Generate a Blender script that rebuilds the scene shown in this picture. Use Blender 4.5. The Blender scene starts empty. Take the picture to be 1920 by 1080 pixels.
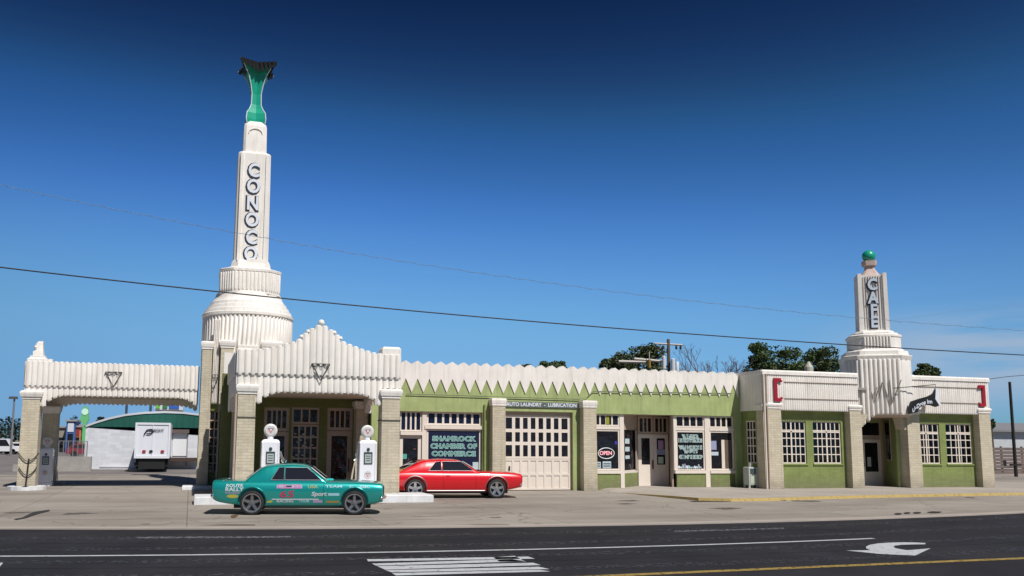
import bpy, bmesh, math, random
from mathutils import Vector, Matrix
from mathutils.bvhtree import BVHTree
random.seed(7)
PI = math.pi
sc = bpy.context.scene
col = sc.collection
R = math.radians

# ------------------------------------------------------------------ camera
FPX, PPX, PPY, HZ, ROLL, YAW, HC = 1600.0, 830.0, 638.0, 13450.0, .009, 16.3, 2.0
_p = math.atan(FPX / HZ); _y = R(YAW)
FW = Vector((math.sin(_y) * math.cos(_p), math.cos(_y) * math.cos(_p), math.sin(_p)))
_r0 = Vector((math.cos(_y), -math.sin(_y), 0)); _u0 = _r0.cross(FW)
RT = _r0 * math.cos(ROLL) + _u0 * math.sin(ROLL)
UP = RT.cross(FW)
CAM = Vector((0, 0, HC))
cd = bpy.data.cameras.new("camera"); cam = bpy.data.objects.new("camera", cd); col.objects.link(cam)
M = Matrix.Identity(4)
for i, v in enumerate((RT, UP, -FW)):
    for j in range(3): M[j][i] = v[j]
M.translation = CAM
cam.matrix_world = M
cd.sensor_width = 36; cd.lens = FPX * 36 / 1920
cd.shift_x = (960 - PPX) / 1920; cd.shift_y = (PPY - 540) / 1920
cd.clip_start = .1; cd.clip_end = 5000
sc.camera = cam

def ray(px, py): return FW * FPX + RT * (px - PPX) - UP * (py - PPY)
def at(px, py, Y):
    d = ray(px, py); return CAM + d * (Y / d.y)
def xz(px, py, Y):
    p = at(px, py, Y); return p.x, p.z
def AX(px, Y, py=800): return at(px, py, Y).x
def AZ(px, py, Y): return at(px, py, Y).z
def gnd(px, py, z=0):
    d = ray(px, py); return CAM + d * ((z - HC) / d.z)

# ------------------------------------------------------------------ light
SUN_TRAVEL = Vector((-.24, .72, -1.0)).normalized()
sd = bpy.data.lights.new("sun", 'SUN'); sd.energy = 4.6; sd.angle = R(.5); sd.color = (1, .955, .89)
so = bpy.data.objects.new("sun", sd); col.objects.link(so)
so.rotation_euler = SUN_TRAVEL.to_track_quat('-Z', 'Y').to_euler()
so.location = (0, 0, 30)
sdir = -SUN_TRAVEL
w = bpy.data.worlds.new("World"); sc.world = w; w.use_nodes = True
nt = w.node_tree; nt.nodes.clear()
L_ = nt.links.new
out = nt.nodes.new("ShaderNodeOutputWorld"); bg = nt.nodes.new("ShaderNodeBackground")
sky = nt.nodes.new("ShaderNodeTexSky"); sky.sky_type = 'NISHITA'; sky.sun_disc = False
sky.sun_elevation = math.asin(sdir.z); sky.sun_rotation = math.atan2(sdir.x, sdir.y)
sky.air_density = 1.0; sky.dust_density = .3; sky.ozone_density = 3.0
gam = nt.nodes.new("ShaderNodeGamma"); gam.inputs[1].default_value = 1.45
bg.inputs[1].default_value = .1
L_(sky.outputs[0], gam.inputs[0])
# a polarised, deep blue sky: tone curve on the sky's own radiance
scl = nt.nodes.new("ShaderNodeVectorMath"); scl.operation = 'SCALE'; scl.inputs['Scale'].default_value = .0425; L_(gam.outputs[0], scl.inputs[0])
cvn = nt.nodes.new("ShaderNodeRGBCurve"); L_(scl.outputs[0], cvn.inputs['Color'])
for ci, cp in enumerate(([(0, 0), (.035, .001), (.0625, .018), (.15, .108), (.24, .16), (.5, .185), (1, .20)],
                         [(0, 0), (.09, .016), (.15, .105), (.32, .325), (.45, .40), (.7, .415), (1, .42)],
                         [(0, 0), (.15, .02), (.235, .078), (.358, .36), (.5, .62), (.65, .70), (1, .69)])):
    c_ = cvn.mapping.curves[ci]
    c_.points[0].location = cp[0]; c_.points[1].location = cp[-1]
    for p_ in cp[1:-1]: c_.points.new(*p_)
cvn.mapping.update()
hsv = nt.nodes.new("ShaderNodeVectorMath"); hsv.operation = 'SCALE'; hsv.inputs['Scale'].default_value = 10.0; L_(cvn.outputs[0], hsv.inputs[0])
# thin clouds low in the sky to the right
tc = nt.nodes.new("ShaderNodeTexCoord"); sep = nt.nodes.new("ShaderNodeSeparateXYZ")
L_(tc.outputs['Generated'], sep.inputs[0])
mpn = nt.nodes.new("ShaderNodeMapping"); mpn.inputs['Scale'].default_value = (3, 3, 22); mpn.inputs['Rotation'].default_value = (.05, -.08, 0)
L_(tc.outputs['Generated'], mpn.inputs[0])
nz = nt.nodes.new("ShaderNodeTexNoise"); nz.inputs['Scale'].default_value = 1.7; nz.inputs['Detail'].default_value = 6; nz.inputs['Roughness'].default_value = .55
L_(mpn.outputs[0], nz.inputs['Vector'])
def mth(op, a, b=None, c=None, tree=nt):
    n = tree.nodes.new("ShaderNodeMath"); n.operation = op
    for i, v in enumerate((a, b, c)):
        if v is None: continue
        if isinstance(v, (int, float)): n.inputs[i].default_value = v
        else: tree.links.new(v, n.inputs[i])
    return n.outputs[0]
def ramp(v, a, b, tree=nt):
    n = tree.nodes.new("ShaderNodeMapRange"); n.interpolation_type = 'SMOOTHSTEP'
    n.inputs['From Min'].default_value = a; n.inputs['From Max'].default_value = b
    tree.links.new(v, n.inputs[0]); return n.outputs[0]
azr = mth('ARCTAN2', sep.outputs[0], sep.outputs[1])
m1 = ramp(azr, .66, .84)
# sky dimmed by azimuth: imitated vignette to the sides, darkened behind to deepen shadows
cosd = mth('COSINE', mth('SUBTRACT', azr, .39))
az_dim = nt.nodes.new("ShaderNodeMapRange"); az_dim.inputs['From Min'].default_value = .35; az_dim.inputs['From Max'].default_value = .98; az_dim.inputs['To Min'].default_value = .42; az_dim.inputs['To Max'].default_value = 1.04; L_(cosd, az_dim.inputs[0])
pv = nt.nodes.new("ShaderNodeVectorMath"); pv.operation = 'SCALE'; L_(hsv.outputs[0], pv.inputs[0]); L_(az_dim.outputs[0], pv.inputs['Scale'])
m2 = mth('MULTIPLY', ramp(sep.outputs[2], .02, .07), ramp(sep.outputs[2], .15, .10))
cm = mth('MULTIPLY', mth('MULTIPLY', m1, m2), ramp(nz.outputs['Fac'], .30, .60))
cm = mth('MULTIPLY', cm, .6)
mix = nt.nodes.new("ShaderNodeMixRGB"); mix.inputs[2].default_value = (4.2, 4.9, 6.0, 1)
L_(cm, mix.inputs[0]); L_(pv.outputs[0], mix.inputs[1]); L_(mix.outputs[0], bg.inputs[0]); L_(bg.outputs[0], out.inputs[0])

sc.view_settings.view_transform = 'Standard'; sc.view_settings.look = 'None'
sc.view_settings.exposure = 0; sc.view_settings.gamma = 1
sc.render.engine = 'CYCLES'
sc.cycles.max_bounces = 6

# ------------------------------------------------------------------ materials
MATS = {}
def mat(name, color, rough=.6, metal=0, kind=None, bump=0.0, var=.0, vscale=2.0, coat=0, spec=.5, emit=None, brick=None, dirt=0.0, alpha=None, splash=0.0):
    if name in MATS: return MATS[name]
    m = bpy.data.materials.new(name); m.use_nodes = True
    t = m.node_tree; b = t.nodes["Principled BSDF"]; N = t.nodes.new; K = t.links.new
    b.inputs['Roughness'].default_value = rough; b.inputs['Metallic'].default_value = metal
    b.inputs['Coat Weight'].default_value = coat; b.inputs['Coat Roughness'].default_value = .04
    b.inputs['Specular IOR Level'].default_value = spec
    c4 = (*color, 1)
    tcn = N("ShaderNodeTexCoord"); src = tcn.outputs['Object']
    rgb = N("ShaderNodeRGB"); rgb.outputs[0].default_value = c4; cur = rgb.outputs[0]; bumps = []
    if var or dirt:
        n1 = N("ShaderNodeTexNoise"); n1.inputs['Scale'].default_value = vscale; n1.inputs['Detail'].default_value = 8; n1.inputs['Roughness'].default_value = .65
        K(src, n1.inputs['Vector'])
        mr = N("ShaderNodeMapRange"); mr.inputs['From Min'].default_value = .3; mr.inputs['From Max'].default_value = .7
        mr.inputs['To Min'].default_value = 1 - var; mr.inputs['To Max'].default_value = 1 + var
        K(n1.outputs['Fac'], mr.inputs[0])
        mm = N("ShaderNodeVectorMath"); mm.operation = 'SCALE'; K(cur, mm.inputs[0]); K(mr.outputs[0], mm.inputs['Scale']); cur = mm.outputs[0]
    if dirt:   # rain streaks: noise stretched vertically
        mp = N("ShaderNodeMapping"); mp.inputs['Scale'].default_value = (5, 5, .35); K(src, mp.inputs[0])
        n2 = N("ShaderNodeTexNoise"); n2.inputs['Scale'].default_value = 1.6; n2.inputs['Detail'].default_value = 5; K(mp.outputs[0], n2.inputs['Vector'])
        m3 = N("ShaderNodeMapRange"); m3.inputs['From Min'].default_value = .5; m3.inputs['From Max'].default_value = .75; m3.inputs['To Max'].default_value = dirt
        K(n2.outputs['Fac'], m3.inputs[0])
        mx = N("ShaderNodeMixRGB"); mx.inputs[2].default_value = (color[0] * .5, color[1] * .43, color[2] * .33, 1)
        K(m3.outputs[0], mx.inputs[0]); K(cur, mx.inputs[1]); cur = mx.outputs[0]
    if splash:
        sz = N("ShaderNodeSeparateXYZ"); geo = N("ShaderNodeNewGeometry"); K(geo.outputs['Position'], sz.inputs[0])
        ns = N("ShaderNodeTexNoise"); ns.inputs['Scale'].default_value = 3.5; ns.inputs['Detail'].default_value = 7; ns.inputs['Roughness'].default_value = .7; K(src, ns.inputs['Vector'])
        zz_ = N("ShaderNodeMapRange"); zz_.inputs['From Min'].default_value = .05; zz_.inputs['From Max'].default_value = .75; zz_.inputs['To Min'].default_value = 1; zz_.inputs['To Max'].default_value = 0; K(sz.outputs[2], zz_.inputs[0])
        pw = N("ShaderNodeMath"); pw.operation = 'MULTIPLY'; K(zz_.outputs[0], pw.inputs[0]); K(ns.outputs['Fac'], pw.inputs[1])
        p2 = N("ShaderNodeMath"); p2.operation = 'MULTIPLY'; p2.inputs[1].default_value = splash; K(pw.outputs[0], p2.inputs[0])
        mx2 = N("ShaderNodeMixRGB"); mx2.inputs[2].default_value = (.16, .13, .10, 1); K(p2.outputs[0], mx2.inputs[0]); K(cur, mx2.inputs[1]); cur = mx2.outputs[0]
    if brick:
        sp = N("ShaderNodeSeparateXYZ"); K(src, sp.inputs[0])
        ad = N("ShaderNodeMath"); ad.operation = 'ADD'; K(sp.outputs[0], ad.inputs[0]); K(sp.outputs[1], ad.inputs[1])
        cb = N("ShaderNodeCombineXYZ"); K(ad.outputs[0], cb.inputs[0]); K(sp.outputs[2], cb.inputs[1])
        bt = N("ShaderNodeTexBrick"); bt.inputs['Scale'].default_value = 1; bt.inputs['Brick Width'].default_value = brick[0]; bt.inputs['Row Height'].default_value = brick[1]
        bt.inputs['Mortar Size'].default_value = brick[2]; bt.inputs['Mortar Smooth'].default_value = .5
        bt.inputs['Color1'].default_value = (1, 1, 1, 1); bt.inputs['Color2'].default_value = (.86, .86, .86, 1); bt.inputs['Mortar'].default_value = (brick[3],) * 3 + (1,)
        K(cb.outputs[0], bt.inputs['Vector'])
        mu = N("ShaderNodeMixRGB"); mu.blend_type = 'MULTIPLY'; mu.inputs[0].default_value = 1; K(cur, mu.inputs[1]); K(bt.outputs['Color'], mu.inputs[2]); cur = mu.outputs[0]
        bumps.append((bt.outputs['Fac'], -.6, .008))
    K(cur, b.inputs['Base Color'])
    if bump:
        n3 = N("ShaderNodeTexNoise"); n3.inputs['Scale'].default_value = 40; n3.inputs['Detail'].default_value = 5; K(src, n3.inputs['Vector'])
        bumps.append((n3.outputs['Fac'], bump, .01))
    prev = None
    for f, s, d in bumps:
        bn = N("ShaderNodeBump"); bn.inputs['Strength'].default_value = abs(s); bn.inputs['Distance'].default_value = d; bn.invert = s < 0
        K(f, bn.inputs['Height'])
        if prev: K(prev, bn.inputs['Normal'])
        prev = bn.outputs[0]
    if prev: K(prev, b.inputs['Normal'])
    if emit:
        b.inputs['Emission Color'].default_value = (*emit[0], 1); b.inputs['Emission Strength'].default_value = emit[1]
    if alpha is not None: b.inputs['Alpha'].default_value = alpha
    MATS[name] = m; return m

white = mat('white stucco paint', (.82, .782, .735), .75, bump=.3, var=.07, vscale=1.3, dirt=.32)
cream = mat('cream trim paint', (.76, .68, .60), .55, var=.05, dirt=.12)
brickm = mat('beige painted brick', (.60, .535, .405), .75, bump=.3, var=.07, vscale=1.5, brick=(.30, .10, .008, .74), dirt=.25, splash=1.0)
green = mat('green painted brick', (.23, .282, .088), .7, bump=.25, var=.10, vscale=1.2, brick=(.30, .10, .006, .80), dirt=.3, splash=1.0)
greens = mat('green painted stucco', (.35, .42, .175), .75, bump=.3, var=.16, vscale=1.4, dirt=.35, splash=.8)
tan = mat('tan painted wood', (.46, .36, .29), .6, var=.05)
glass = mat('dark window glass', (.012, .012, .016), .04, spec=.5)
_t = glass.node_tree; _n = _t.nodes.new("ShaderNodeTexNoise"); _n.inputs['Scale'].default_value = 1.6; _b = _t.nodes.new("ShaderNodeBump"); _b.inputs['Strength'].default_value = .5; _b.inputs['Distance'].default_value = .12
_c = _t.nodes.new("ShaderNodeTexCoord"); _t.links.new(_c.outputs['Object'], _n.inputs['Vector']); _t.links.new(_n.outputs['Fac'], _b.inputs['Height']); _t.links.new(_b.outputs[0], _t.nodes["Principled BSDF"].inputs['Normal'])
glassn = mat('navy window glass', (.008, .012, .035), .05, spec=.5)
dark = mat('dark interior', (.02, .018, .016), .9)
black = mat('black paint', (.012, .012, .012), .5)
chrome = mat('chrome', (.75, .75, .76), .12, metal=1)
alu = mat('machined aluminium', (.55, .55, .56), .3, metal=.9)
rubber = mat('tyre rubber', (.015, .015, .016), .75, bump=.2)
islandm = mat('white painted concrete', (.70, .71, .73), .7, bump=.3, var=.12, vscale=3, dirt=.3)
red = mat('red sign paint', (.36, .012, .03), .45)
pumpw = mat('white pump enamel', (.80, .81, .86), .25, coat=.4)
navy = mat('navy sign board', (.008, .012, .045), .35)
aqua = mat('aqua sign paint', (.35, .62, .58), .5)
tealg = mat('green sheet metal', (.01, .36, .23), .35, var=.08, coat=.3)
signw = mat('bluish white sign paint', (.72, .76, .84), .5)
signg = mat('dark blue grey sign paint', (.012, .018, .03), .5)

# ------------------------------------------------------------------ mesh builder
class MB:
    def __init__(s): s.v = []; s.f = []
    def add(s, vs, fs):
        o = len(s.v); s.v += [tuple(v) for v in vs]; s.f += [tuple(i + o for i in f) for f in fs]; return s
    def box(s, x0, x1, y0, y1, z0, z1):
        vs = [(x, y, z) for z in (z0, z1) for y in (y0, y1) for x in (x0, x1)]
        return s.add(vs, [(0, 2, 3, 1), (4, 5, 7, 6), (0, 1, 5, 4), (2, 6, 7, 3), (0, 4, 6, 2), (1, 3, 7, 5)])
    def bbox(s, x0, x1, y0, y1, z0, z1, b=.02):   # box with a chamfered top
        return s.frust([(z0, x0, x1, y0, y1), (z1 - b, x0, x1, y0, y1), (z1, x0 + b, x1 - b, y0 + b, y1 - b)])
    def frust(s, lv):
        vs = []
        for z, x0, x1, y0, y1 in lv: vs += [(x0, y0, z), (x1, y0, z), (x1, y1, z), (x0, y1, z)]
        n = len(lv); fs = [(3, 2, 1, 0), tuple(4 * (n - 1) + i for i in range(4))]
        for k in range(n - 1):
            for i in range(4): j = (i + 1) % 4; fs.append((4 * k + i, 4 * k + j, 4 * k + 4 + j, 4 * k + 4 + i))
        return s.add(vs, fs)
    def prism(s, pts, y0, y1, axis='y'):      # polygon in (a,z) extruded
        n = len(pts); f = (lambda a, z, y: (a, y, z)) if axis == 'y' else (lambda a, z, y: (y, a, z)) if axis == 'x' else (lambda a, z, y: (a, z, y))
        vs = [f(a, z, y0) for a, z in pts] + [f(a, z, y1) for a, z in pts]
        fs = [tuple(range(n)), tuple(range(2 * n - 1, n - 1, -1))] + [(i, i + n, (i + 1) % n + n, (i + 1) % n) for i in range(n)]
        return s.add(vs, fs)
    def tube(s, pts, r, n=8, r1=None):
        pts = [Vector(p) for p in pts]; rings = []; N = len(pts)
        for i, p in enumerate(pts):
            d = (pts[min(i + 1, N - 1)] - pts[max(i - 1, 0)]).normalized()
            a = Vector((0, 0, 1)) if abs(d.z) < .9 else Vector((1, 0, 0))
            u = d.cross(a).normalized(); v = d.cross(u)
            rr = r if r1 is None else r + (r1 - r) * i / (N - 1)
            rings.append([p + (u * math.cos(2 * PI * k / n) + v * math.sin(2 * PI * k / n)) * rr for k in range(n)])
        vs = [v for g in rings for v in g]; fs = [tuple(range(n)), tuple((N - 1) * n + k for k in range(n - 1, -1, -1))]
        for i in range(N - 1):
            for k in range(n): l = (k + 1) % n; fs.append((i * n + k, (i + 1) * n + k, (i + 1) * n + l, i * n + l))
        return s.add(vs, fs)
    def lathe(s, prof, cx, cy, n=24, flute=0, axis='z', cz=0, fn=None):   # prof: (r, z[, amplitude])
        vs = []; m = len(prof)
        for q in prof:
            r, z = q[0], q[1]; am = q[2] if len(q) > 2 else 0
            for k in range(n):
                th = 2 * PI * k / n; rr = r + (am * abs(math.sin(th * flute / 2)) if am else 0)
                if axis == 'z': vs.append((cx + rr * math.cos(th), cy + rr * math.sin(th), z))
                else: vs.append((cx + rr * math.cos(th), cy + z, cz + rr * math.sin(th)))   # axis y
        fs = [tuple(range(n - 1, -1, -1)), tuple((m - 1) * n + k for k in range(n))]
        for i in range(m - 1):
            for k in range(n): l = (k + 1) % n; fs.append((i * n + k, i * n + l, (i + 1) * n + l, (i + 1) * n + k))
        return s.add(vs, fs)
    def octo(s, lv, cx, cy):      # levels (z, hx, hy, chamfer)
        vs = []
        for z, hx, hy, c in lv:
            for a, b in ((-hx + c, -hy), (hx - c, -hy), (hx, -hy + c), (hx, hy - c), (hx - c, hy), (-hx + c, hy), (-hx, hy - c), (-hx, -hy + c)): vs.append((cx + a, cy + b, z))
        m = len(lv); fs = [tuple(range(7, -1, -1)), tuple((m - 1) * 8 + k for k in range(8))]
        for i in range(m - 1):
            for k in range(8): l = (k + 1) % 8; fs.append((i * 8 + k, i * 8 + l, (i + 1) * 8 + l, (i + 1) * 8 + k))
        return s.add(vs, fs)
    def rib(s, p, t, nrm, wd, dp, z0, z1, seg=6, flat=False):   # vertical half round rib centred at p, along t, bulging to nrm
        vs = []; p = Vector(p); t = Vector(t); nrm = Vector(nrm)
        lv = [(z0, .25), (z0 + .025, .62), (z0 + .06, .87), (z0 + .11, 1), (z1 - .04, 1), (z1 - .012, .9), (z1, .7)] if not flat else [(z0, 1), (z1, 1)]
        for z, k in lv:
            for i in range(seg + 1):
                a = PI * i / seg
                q = p - t * math.cos(a) * wd / 2 * (.2 + .8 * k) + nrm * math.sin(a) * dp * k
                vs.append((q.x, q.y, z))
        n = seg + 1; m = len(lv); fs = [tuple(range(n)), tuple((m - 1) * n + k for k in range(n - 1, -1, -1))]
        for i in range(m - 1):
            for k in range(n): l = (k + 1) % n; fs.append((i * n + k, (i + 1) * n + k, (i + 1) * n + l, i * n + l))
        return s.add(vs, fs)
    def wall(s, x0, x1, z0, z1, y0, y1, holes, axis='y'):
        xs = sorted({x0, x1, *[h[0] for h in holes], *[h[1] for h in holes]}); zs = sorted({z0, z1, *[h[2] for h in holes], *[h[3] for h in holes]})
        xs = [x for x in xs if x0 <= x <= x1]; zs = [z for z in zs if z0 <= z <= z1]
        def solid(i, k):
            if i < 0 or k < 0 or i >= len(xs) - 1 or k >= len(zs) - 1: return False
            cx = (xs[i] + xs[i + 1]) / 2; cz = (zs[k] + zs[k + 1]) / 2
            return not any(h[0] < cx < h[1] and h[2] < cz < h[3] for h in holes)
        P = (lambda a, y, z: (a, y, z)) if axis == 'y' else (lambda a, y, z: (y, a, z))
        for i in range(len(xs) - 1):
            for k in range(len(zs) - 1):
                if not solid(i, k): continue
                a, b, c, d = xs[i], xs[i + 1], zs[k], zs[k + 1]
                q = lambda *pp: s.add([P(*p) for p in pp], [(0, 1, 2, 3)])
                q((a, y0, c), (b, y0, c), (b, y0, d), (a, y0, d)); q((b, y1, c), (a, y1, c), (a, y1, d), (b, y1, d))
                if not solid(i - 1, k): q((a, y1, c), (a, y0, c), (a, y0, d), (a, y1, d))
                if not solid(i + 1, k): q((b, y0, c), (b, y1, c), (b, y1, d), (b, y0, d))
                if not solid(i, k - 1): q((a, y1, c), (b, y1, c), (b, y0, c), (a, y0, c))
                if not solid(i, k + 1): q((a, y0, d), (b, y0, d), (b, y1, d), (a, y1, d))
        return s
    def build(s, name, m, parent=None, smooth=False, label=None, cat=None, group=None, kind=None, mods=None, origin=None):
        me = bpy.data.meshes.new(name)
        if origin is not None:
            ox, oy, oz = origin; s.v = [(a - ox, b - oy, c - oz) for a, b, c in s.v]
        me.from_pydata(s.v, [], s.f); me.update()
        bm = bmesh.new(); bm.from_mesh(me); bmesh.ops.recalc_face_normals(bm, faces=bm.faces); bm.to_mesh(me); bm.free()
        me.materials.append(m)
        if smooth:
            for p in me.polygons: p.use_smooth = True
            if smooth is not True: me.set_sharp_from_angle(angle=R(smooth))
        o = bpy.data.objects.new(name, me); col.objects.link(o)
        if origin is not None: o.location = origin
        if parent is not None: setp(o, parent)
        tag(o, label, cat, group, kind)
        return o
def tag(o, label=None, cat=None, group=None, kind=None):
    if label: o['label'] = label
    if cat: o['category'] = cat
    if group: o['group'] = group
    if kind: o['kind'] = kind
    return o
def setp(o, parent):       # parents sit unrotated/unscaled while building; keep world placement
    o.parent = parent
    off = Vector((0, 0, 0)); q = parent
    while q is not None: off += q.location; q = q.parent
    o.location = o.location - off
def empty(name, loc, label=None, cat=None, group=None):
    o = bpy.data.objects.new(name, None); col.objects.link(o); o.location = loc; o.empty_display_size = .3
    return tag(o, label, cat, group)
def copy_tree(o, parent=None):
    c = o.copy(); col.objects.link(c); c.parent = parent
    if parent is not None: c.matrix_parent_inverse = o.matrix_parent_inverse.copy()
    for ch in list(o.children): copy_tree(ch, c)
    return c
def text(body, size, m, parent, x, y, z, name='lettering', extrude=.01, off=0, face='-y', sx=1, align='CENTER', spacing=1.0, label=None):
    cu = bpy.data.curves.new('t', 'FONT'); cu.body = body; cu.size = size; cu.extrude = extrude; cu.offset = off
    cu.align_x = align; cu.align_y = 'CENTER'; cu.resolution_u = 3; cu.space_character = spacing
    t = bpy.data.objects.new('t', cu); col.objects.link(t)
    bpy.context.view_layer.update()
    me = bpy.data.meshes.new_from_object(t.evaluated_get(bpy.context.evaluated_depsgraph_get()))
    bpy.data.objects.remove(t); bpy.data.curves.remove(cu)
    mt = Matrix.Rotation(PI / 2, 4, 'X')
    if face == '+y': mt = Matrix.Rotation(PI, 4, 'Z') @ mt
    if face == '-x': mt = Matrix.Rotation(-PI / 2, 4, 'Z') @ mt
    me.transform(mt @ Matrix.Diagonal((sx, 1, 1, 1)))
    me.materials.clear(); me.materials.append(m)
    o = bpy.data.objects.new(name, me); col.objects.link(o); o.location = (x, y, z)
    if parent is not None: setp(o, parent)
    if label: o['label'] = label
    return o
def gridframe(mb, x0, x1, z0, z1, y0, y1, nx, nz, bar=.04, edge=.06, axis='y', rows=None):
    """window frame: outer edge + muntins with openings (one mesh)"""
    holes = []; W = x1 - x0 - 2 * edge; H = z1 - z0 - 2 * edge
    zz = rows or [i / nz for i in range(nz + 1)]
    for i in range(nx):
        for k in range(len(zz) - 1):
            a = x0 + edge + W * i / nx + (bar / 2 if i else 0); b = x0 + edge + W * (i + 1) / nx - (bar / 2 if i < nx - 1 else 0)
            c = z0 + edge + H * zz[k] + (bar / 2 if k else 0); d = z0 + edge + H * zz[k + 1] - (bar / 2 if k < len(zz) - 2 else 0)
            holes.append((a, b, c, d))
    return mb.wall(x0, x1, z0, z1, y0, y1, holes, axis)
def window(parent, x0, x1, z0, z1, Y, nx, nz, m=None, g=None, bar=.035, edge=.05, axis='y', dep=.06, back=1, name='window', rows=None):
    f = gridframe(MB(), x0, x1, z0, z1, Y, Y + dep * back, nx, nz, bar, edge, axis, rows).build(name, m or cream, parent)
    a, b = sorted((Y + back * dep * .45, Y + back * dep * .75))
    p = MB()
    if axis == 'y': p.box(x0 + .01, x1 - .01, a, b, z0 + .01, z1 - .01)
    else: p.box(a, b, x0 + .01, x1 - .01, z0 + .01, z1 - .01)
    p.build('pane', g or glass, f)
    return f

# ------------------------------------------------------------------ ground
def groundmat(name, base, c2, c3, scale, rough=.85, cracks=0, joints=None, speck=.0, patch=.5):
    m = bpy.data.materials.new(name); m.use_nodes = True; t = m.node_tree; b = t.nodes["Principled BSDF"]; N = t.nodes.new; K = t.links.new
    b.inputs['Roughness'].default_value = rough; b.inputs['Specular IOR Level'].default_value = .25
    tcn = N("ShaderNodeTexCoord"); S = tcn.outputs['Object']
    n1 = N("ShaderNodeTexNoise"); n1.inputs['Scale'].default_value = scale; n1.inputs['Detail'].default_value = 9; n1.inputs['Roughness'].default_value = .62; n1.inputs['Distortion'].default_value = .4; K(S, n1.inputs['Vector'])
    mp = N("ShaderNodeMapping"); mp.inputs['Scale'].default_value = (.12, .6, 1); mp.inputs['Rotation'].default_value = (0, 0, .03); K(S, mp.inputs[0])
    n2 = N("ShaderNodeTexNoise"); n2.inputs['Scale'].default_value = .9; n2.inputs['Detail'].default_value = 7; K(mp.outputs[0], n2.inputs['Vector'])
    n3 = N("ShaderNodeTexNoise"); n3.inputs['Scale'].default_value = 55; n3.inputs['Detail'].default_value = 3; K(S, n3.inputs['Vector'])
    def MR(v, a, bb, lo=0, hi=1):
        q = N("ShaderNodeMapRange"); q.inputs['From Min'].default_value = a; q.inputs['From Max'].default_value = bb; q.inputs['To Min'].default_value = lo; q.inputs['To Max'].default_value = hi; K(v, q.inputs[0]); return q.outputs[0]
    def MX(f, a, c, bt='MIX'):
        q = N("ShaderNodeMixRGB"); q.blend_type = bt
        for i, v in ((0, f), (1, a), (2, c)):
            if isinstance(v, (int, float)): q.inputs[i].default_value = v
            elif isinstance(v, tuple): q.inputs[i].default_value = (*v, 1)
            else: K(v, q.inputs[i])
        return q.outputs[0]
    cur = MX(MR(n1.outputs['Fac'], .38, .64), base, c2)
    cur = MX(MR(n2.outputs['Fac'], .48, .72, 0, patch), cur, c3)
    sp = MR(n3.outputs['Fac'], .3, .7, 1 - speck, 1 + speck)
    vm = N("ShaderNodeVectorMath"); vm.operation = 'SCALE'; K(cur, vm.inputs[0]); K(sp, vm.inputs['Scale']); cur = vm.outputs[0]
    if cracks:
        vo = N("ShaderNodeTexVoronoi"); vo.feature = 'DISTANCE_TO_EDGE'; vo.inputs['Scale'].default_value = cracks
        na = N("ShaderNodeTexNoise"); na.inputs['Scale'].default_value = 1.5; na.inputs['Detail'].default_value = 6; K(S, na.inputs['Vector'])
        va = N("ShaderNodeVectorMath"); va.operation = 'MULTIPLY_ADD'; va.inputs[1].default_value = (1.2, 1.2, 0); K(na.outputs['Color'], va.inputs[0]); K(S, va.inputs[2]); K(va.outputs[0], vo.inputs['Vector'])
        cur = MX(MR(vo.outputs['Distance'], .0, .008, .55, 0), cur, (base[0] * .35, base[1] * .33, base[2] * .3))
    if joints:
        bt = N("ShaderNodeTexBrick"); bt.offset = 0; bt.inputs['Scale'].default_value = 1; bt.inputs['Brick Width'].default_value = joints; bt.inputs['Row Height'].default_value = joints
        bt.inputs['Mortar Size'].default_value = .014; bt.inputs['Color1'].default_value = (1, 1, 1, 1); bt.inputs['Color2'].default_value = (.9, .9, .9, 1); bt.inputs['Mortar'].default_value = (.55, .52, .5, 1)
        K(S, bt.inputs['Vector']); cur = MX(1.0, cur, bt.outputs['Color'], 'MULTIPLY')
    K(cur, b.inputs['Base Color'])
    bn = N("ShaderNodeBump"); bn.inputs['Strength'].default_value = .35; bn.inputs['Distance'].default_value = .01; K(n3.outputs['Fac'], bn.inputs['Height']); K(bn.outputs[0], b.inputs['Normal'])
    return m
apronm = groundmat('apron concrete', (.298, .266, .232), (.358, .322, .284), (.20, .172, .148), .35, cracks=.22, joints=4.6, speck=.08, patch=.75)
asphm = groundmat('road asphalt', (.016, .0155, .019), (.027, .026, .030), (.011, .0105, .014), .5, rough=.92, speck=.25, patch=.7)
lotm = groundmat('old asphalt lot', (.17, .155, .15), (.22, .20, .19), (.13, .12, .115), .3, cracks=.15, speck=.08)
landm = groundmat('dry ground', (.20, .18, .14), (.25, .22, .17), (.15, .16, .09), .05, speck=.05)
walkm = groundmat('sidewalk concrete', (.38, .34, .30), (.43, .39, .345), (.30, .27, .24), .6, joints=1.5, speck=.05)

MB().add([(-2500, -60, -.06), (2500, -60, -.06), (2500, 3500, -.06), (-2500, 3500, -.06)], [(0, 1, 2, 3)]).build('ground', landm, kind='structure')
MB().add([(-140, 15, -.03), (140, 15, -.03), (140, 160, -.03), (-140, 160, -.03)], [(0, 1, 2, 3)]).build('parking_lot', lotm, kind='structure')
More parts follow.
